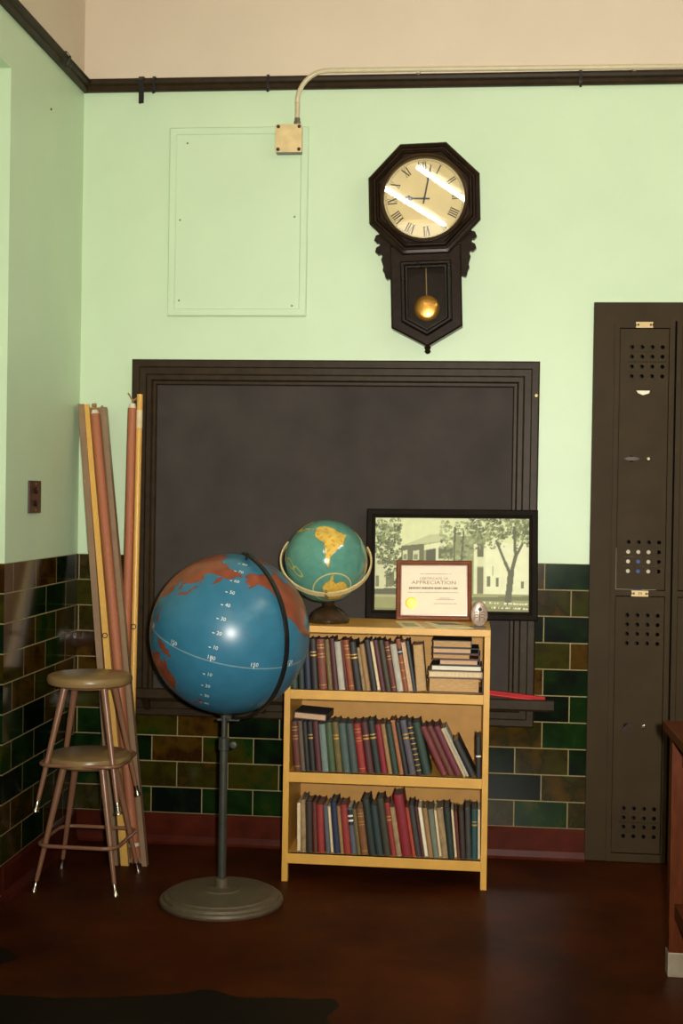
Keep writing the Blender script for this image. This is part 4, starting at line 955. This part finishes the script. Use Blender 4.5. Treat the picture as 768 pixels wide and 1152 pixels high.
# oval ornament
t = thing('oval_ornament', 'small upright egg shaped silver pink ornament beside the certificate', 'ornament', (1.560, -.362, .9003), (0, 0, .1))
bm = B(); box(bm, -.030, .024, -.016, .016, 0, .005, bev=.0015); obj('base', bm, M('dark_base', (60, 52, 40), .4), t)
EGG = M('silver_pink', (178, 156, 140), .35, metal=.25, var=.3, scale=60)
bm = B()
def egg(k, s, y, n=40):
    a = 2 * PI * k / n; return (.0295 * s * math.cos(a) * (1 - .12 * math.sin(a)), y, .05 + .0455 * s * math.sin(a))
rings_loft(bm, [[egg(k, s, y) for k in range(40)] for s, y in ((.0, .011), (.8, .011), (.97, .007), (1, .0), (.98, -.008), (.92, -.0105), (.86, -.0085), (.8, -.0095), (.4, -.012), (0.001, -.0125))])
obj('body', bm, EGG, t, smooth=.8)
bm = B(); lathe(bm, [(.0062, .010), (.0062, .0145), (.003, .016), (0, .016)], 16, 'y', (.001, 0, .066)); obj('dark_stud', bm, M('dark_stud_metal', (46, 30, 26), .3), t)
bm = B()
for s in (-1, 1):
    for k in range(3):
        tube(bm, [(s * .004, -.0125, .054 - k * .008), (s * .014, -.0115, .058 - k * .010), (s * .019, -.0105, .052 - k * .011)], .0016, 6)
tube(bm, [(0, -.0128, .06), (0, -.0128, .026)], .002, 6)
obj('relief', bm, M('darker_relief', (120, 100, 92), .4, metal=.2), t)

# loose photographs lying on the top
def card(name, pts, z, mat, label, picmat, u):
    cx = sum(p[0] for p in pts) / 4; cy = sum(p[1] for p in pts) / 4
    t = thing(name, label, 'paper', (cx, cy, z))
    P_ = [(x - cx, y - cy) for x, y in pts]
    bm = B(); hexa(bm, [(x, y, 0) for x, y in P_], [(x, y, .0015) for x, y in P_]); obj('sheet', bm, mat, t)
    bm = B(); bm.faces.new([bm.verts.new((x * u[0] + u[2], y * u[1] + u[3], .0018)) for x, y in P_]); obj('printed_picture', bm, picmat, t)
    return t
CARD = M('pale_yellow_card', (236, 220, 164), .6, var=.06)
card('photo_card', [(1.295, -.432), (1.372, -.418), (1.328, -.19), (1.255, -.20)], .9003, CARD, 'small pale card lying on the bookcase left of the folded booklet', M('grey_print', (176, 160, 108), .6, var=.3, scale=50), (.6, .5, .004, -.02))
card('booklet', [(1.413, -.432), (1.540, -.385), (1.475, -.19), (1.36, -.20)], .9003, CARD, 'larger pale printed booklet lying before the certificate on the bookcase', M('brown_print', (130, 104, 80), .6, var=.5, scale=40), (.75, .4, .0, .04))

# ------------------------------------------------------------------ rolled maps in the corner
ROLL = M('brown_rolled_canvas', (168, 100, 66), .6, var=.08, scale=40, stretch=(8, 8, 1))
YWOOD = M('yellow_varnished_wood', (220, 170, 84), .35, var=.1, scale=30, stretch=(10, 10, 1))
CASEM = M('taupe_map_case', (138, 110, 82), .4, var=.08)
WHITE = M('white_cap', (222, 212, 186), .5)
def lerp(a, b, f): return a + (b - a) * f
t = thing('wall_map_roller', 'leaning map roller with brown roll and yellow rod between taupe case edges', 'rolled map', (.31, -.33, 0))
O = Vector((.31, -.33, 0))
def bar(bot, top, wx, wy, k=1.0):
    bm = B(); b0, t0 = Vector(bot) - O, Vector(top) - O
    hexa(bm, [b0 + Vector((sx * wx / 2, sy * wy / 2, 0)) for sx, sy in ((-1, -1), (1, -1), (1, 1), (-1, 1))], [t0 + Vector((sx * k * wx / 2, sy * k * wy / 2, 0)) for sx, sy in ((-1, -1), (1, -1), (1, 1), (-1, 1))])
    return bm
bm = bar((.260, -.325, 0), (.026, -.055, 1.694), .024, .04)
b2 = bar((.368, -.325, 0), (.112, -.055, 1.684), .018, .03); merge(bm, b2)
b3 = bar((.312, -.295, 0), (.067, -.025, 1.68), .10, .012); merge(bm, b3)
obj('map_case', bm, CASEM, t)
bm = bar((.296, -.335, 0), (.046, -.062, 1.694), .028, .016, .68); rod = obj('wooden_rod', bm, YWOOD, t)
bm = B(); a, c = Vector((.296, -.345, 0)) - O, Vector((.046, -.072, 1.694)) - O; q = lerp(a, c, .485)
for k in range(12): pass
ringp = [q + Vector((.009 * math.cos(2 * PI * k / 14), -.004, .009 * math.sin(2 * PI * k / 14))) for k in range(14)]
tube(bm, ringp, .0018, 6, closed=True); obj('screw_eye', bm, BLACKMETAL, rod)
a, c = Vector((.334, -.340, .03)) - O, Vector((.081, -.066, 1.655)) - O
bm = B(); tube(bm, [a, c], .0185, 20); rl = obj('map_roll', bm, ROLL, t, smooth=.9)
dd = (c - a).normalized()
bm = B(); tube(bm, [c, c + dd * .016], [.0165, .012], 16); tube(bm, [a + dd * .04, a + dd * .052], .0192, 16); obj('end_cap', bm, WHITE, rl, smooth=.9)
bm = B(); tube(bm, [c + dd * .014, c + dd * .03], .004, 8); box(bm, c.x - .022, c.x + .024, c.y - .004, c.y + .004, c.z + .022, c.z + .027); tube(bm, [c + Vector((.02, 0, .024)), c + Vector((.03, -.002, .034))], .003, 6); tube(bm, [c + dd * .03, c + dd * .042], .009, 10); obj('bracket', bm, M('brown_bracket', (150, 116, 70), .4), rl)
bm = B(); tube(bm, [a, a - dd * .012], .009, 10); tube(bm, [a - dd * .012, a - dd * .02], .012, 10); obj('foot_ferrule', bm, CHROME, rl)

t = thing('wall_map_roller', 'upright map roller leaning by the chalkboard frame, yellow rod with white tag', 'rolled map', (.245, -.17, 0)); O = Vector((.245, -.17, 0))
a, c = Vector((.233, -.165, .02)) - O, Vector((.226, -.062, 1.68)) - O
bm = B(); tube(bm, [a, c], .0175, 20); rl = obj('map_roll', bm, ROLL, t, smooth=.9); dd = (c - a).normalized()
bm = B(); tube(bm, [c, c + dd * .018], [.0155, .011], 16); obj('end_cap', bm, WHITE, rl, smooth=.9)
bm = B(); tube(bm, [c + dd * .018, c + dd * .034], .0035, 8); tube(bm, [c + Vector((.002, 0, .03)), c + Vector((.026, -.006, .042))], .004, 8); tube(bm, [c + Vector((0, 0, .03)), c + Vector((-.012, -.002, .052)), c + Vector((-.018, -.002, .058))], .003, 6); obj('bracket', bm, M('brown_bracket', (150, 116, 70), .4), rl)
bm = B(); tube(bm, [a, a - dd * .018], .010, 12); obj('foot_ferrule', bm, CHROME, rl)
a2, c2 = Vector((.268, -.175, 0)) - O, Vector((.256, -.066, 1.733)) - O
bm = B(); tube(bm, [a2, c2], .0115, 16); rod = obj('wooden_rod', bm, YWOOD, t, smooth=.9)
q1, q2 = lerp(a2, c2, .925), lerp(a2, c2, .965)
bm = B(); tube(bm, [q1, q2], .0119, 16); obj('paper_tag', bm, M('tag_paper', (226, 206, 160), .7), rod, smooth=.9)
bm = B(); q = lerp(a2, c2, .49) + Vector((0, -.012, 0)); tube(bm, [q + Vector((.009 * math.cos(2 * PI * k / 14), -.003, .009 * math.sin(2 * PI * k / 14))) for k in range(14)], .0018, 6, closed=True); obj('screw_eye', bm, BLACKMETAL, rod)

# ------------------------------------------------------------------ stacked stools
def make_stool():
    r = thing('stool', 'lower of two nested round stools, its feet on the floor by the tiles', 'stool', (.222, -.555, 0), (0, 0, math.radians(-1)), 'nested round stools')
    bm = B(); lathe(bm, [(0, 0.417), (.135, 0.417), (.143, 0.421), (.1465, 0.43), (.1465, 0.438), (.143, 0.447), (.135, 0.451), (.0, 0.4505)], 56); obj('seat', bm, STOOLSEAT, r, smooth=.6)
    bm = B(); lathe(bm, [(0, 0.408), (.105, 0.408), (.108, 0.417), (0, 0.417)], 40); obj('seat_plate', bm, STOOLLEG, r, smooth=.5)
    fa, ta = .142, .068
    for sx, sy in ((-1, -1), (1, -1), (1, 1), (-1, 1)):
        P_ = lambda z: Vector((sx * lerp(fa, ta, z / .414), sy * lerp(fa, ta, z / .414), z))
        bm = B(); tube(bm, [P_(.035), P_(.16), P_(.41)], [.0072, .0095, .0125], 14); lg = obj('leg', bm, STOOLLEG, r, smooth=.9)
        bm = B(); tube(bm, [P_(0), P_(.006), P_(.012), P_(.038)], [.0125, .0125, .0082, .0076], 14); obj('foot', bm, CHROME, lg, smooth=.6)
    H_, rc = .139, .05; pts = []
    for cx, cy, a0 in ((1, 1, 0), (-1, 1, 90), (-1, -1, 180), (1, -1, 270)):
        for k in range(7):
            a = math.radians(a0 + 15 * k); pts.append((cx * (H_ - rc) + rc * math.cos(a), cy * (H_ - rc) + rc * math.sin(a), .157))
    bm = B(); tube(bm, pts, .0068, 10, closed=True); obj('foot_ring', bm, STOOLLEG, r, smooth=.9)
    return r
s1 = make_stool(); s2 = copy_tree(s1)
s2.location = (.220, -.555, .274); s2.rotation_euler = (0, 0, math.radians(1.5))
s2['label'] = 'upper of two nested round stools, stacked over the lower seat'

# ------------------------------------------------------------------ lights
TUBE = M_emit('fluorescent_tube', (1.0, .955, .82), 36)
HOUS = M('white_fixture', (225, 222, 210), .5)
def fixture(x, y, ang, label, L=1.5, gap=.2):
    t = thing('ceiling_light', label, 'ceiling light', (x, y, HC), (0, 0, ang), 'fluorescent ceiling lights')
    bm = B(); box(bm, -gap / 2 - .06, gap / 2 + .06, -L / 2 - .04, L / 2 + .04, -.05, -.001, bev=.004); obj('housing', bm, HOUS, t)
    for s in (-1, 1):
        bm = B(); tube(bm, [(s * gap / 2, -L / 2, -.075), (s * gap / 2, L / 2, -.075)], .019, 12); obj('tube', bm, TUBE, t, smooth=.9)
fixture(1.20, -5.10, math.radians(18), 'twin tube ceiling light hanging behind the camera at left', 1.8, .44)
fixture(3.6, -2.2, 0, 'twin tube ceiling light near the lockers', 1.5)
fixture(3.6, -5.0, 0, 'twin tube ceiling light in the right rear of the room', 1.5)
t = thing('dome_light', 'round glass ceiling lamp far behind the camera', 'ceiling light', (1.07, -6.4, HC))
bm = B(); lathe(bm, [(.12, -.03), (.12, 0), (0, 0)], 32); obj('rim', bm, HOUS, t)
bm = B(); lathe(bm, [(0, -.12), (.1, -.11), (.2, -.07), (.23, -.03), (.0, -.03)], 32); obj('lamp_shade', bm, M_emit('lamp_glass', (1.0, .92, .74), 5), t, smooth=.9)
# the photographer's flash beside the lens
fl_d = bpy.data.lights.new('flash', 'SPOT'); fl_d.shadow_soft_size = .03; fl_d.spot_size = math.radians(80); fl_d.spot_blend = 1.0; fl_d.energy = 670; fl_d.color = (1, .955, .86)
flo = bpy.data.objects.new('flash', fl_d); col.objects.link(flo); flo.location = CP + r2 * .09 + u2 * .05 - fw * .02
flo.rotation_euler = (Vector((1.75, 0, 2.05)) - flo.location).to_track_quat('-Z', 'Y').to_euler()

w = bpy.data.worlds.new('world'); sc.world = w; w.use_nodes = True
w.node_tree.nodes['Background'].inputs['Color'].default_value = (.05, .05, .05, 1); w.node_tree.nodes['Background'].inputs['Strength'].default_value = .2
sc.view_settings.view_transform = 'Standard'; sc.view_settings.look = 'None'; sc.view_settings.gamma = 1; sc.view_settings.use_curve_mapping = False
sc.view_settings.exposure = 0.22
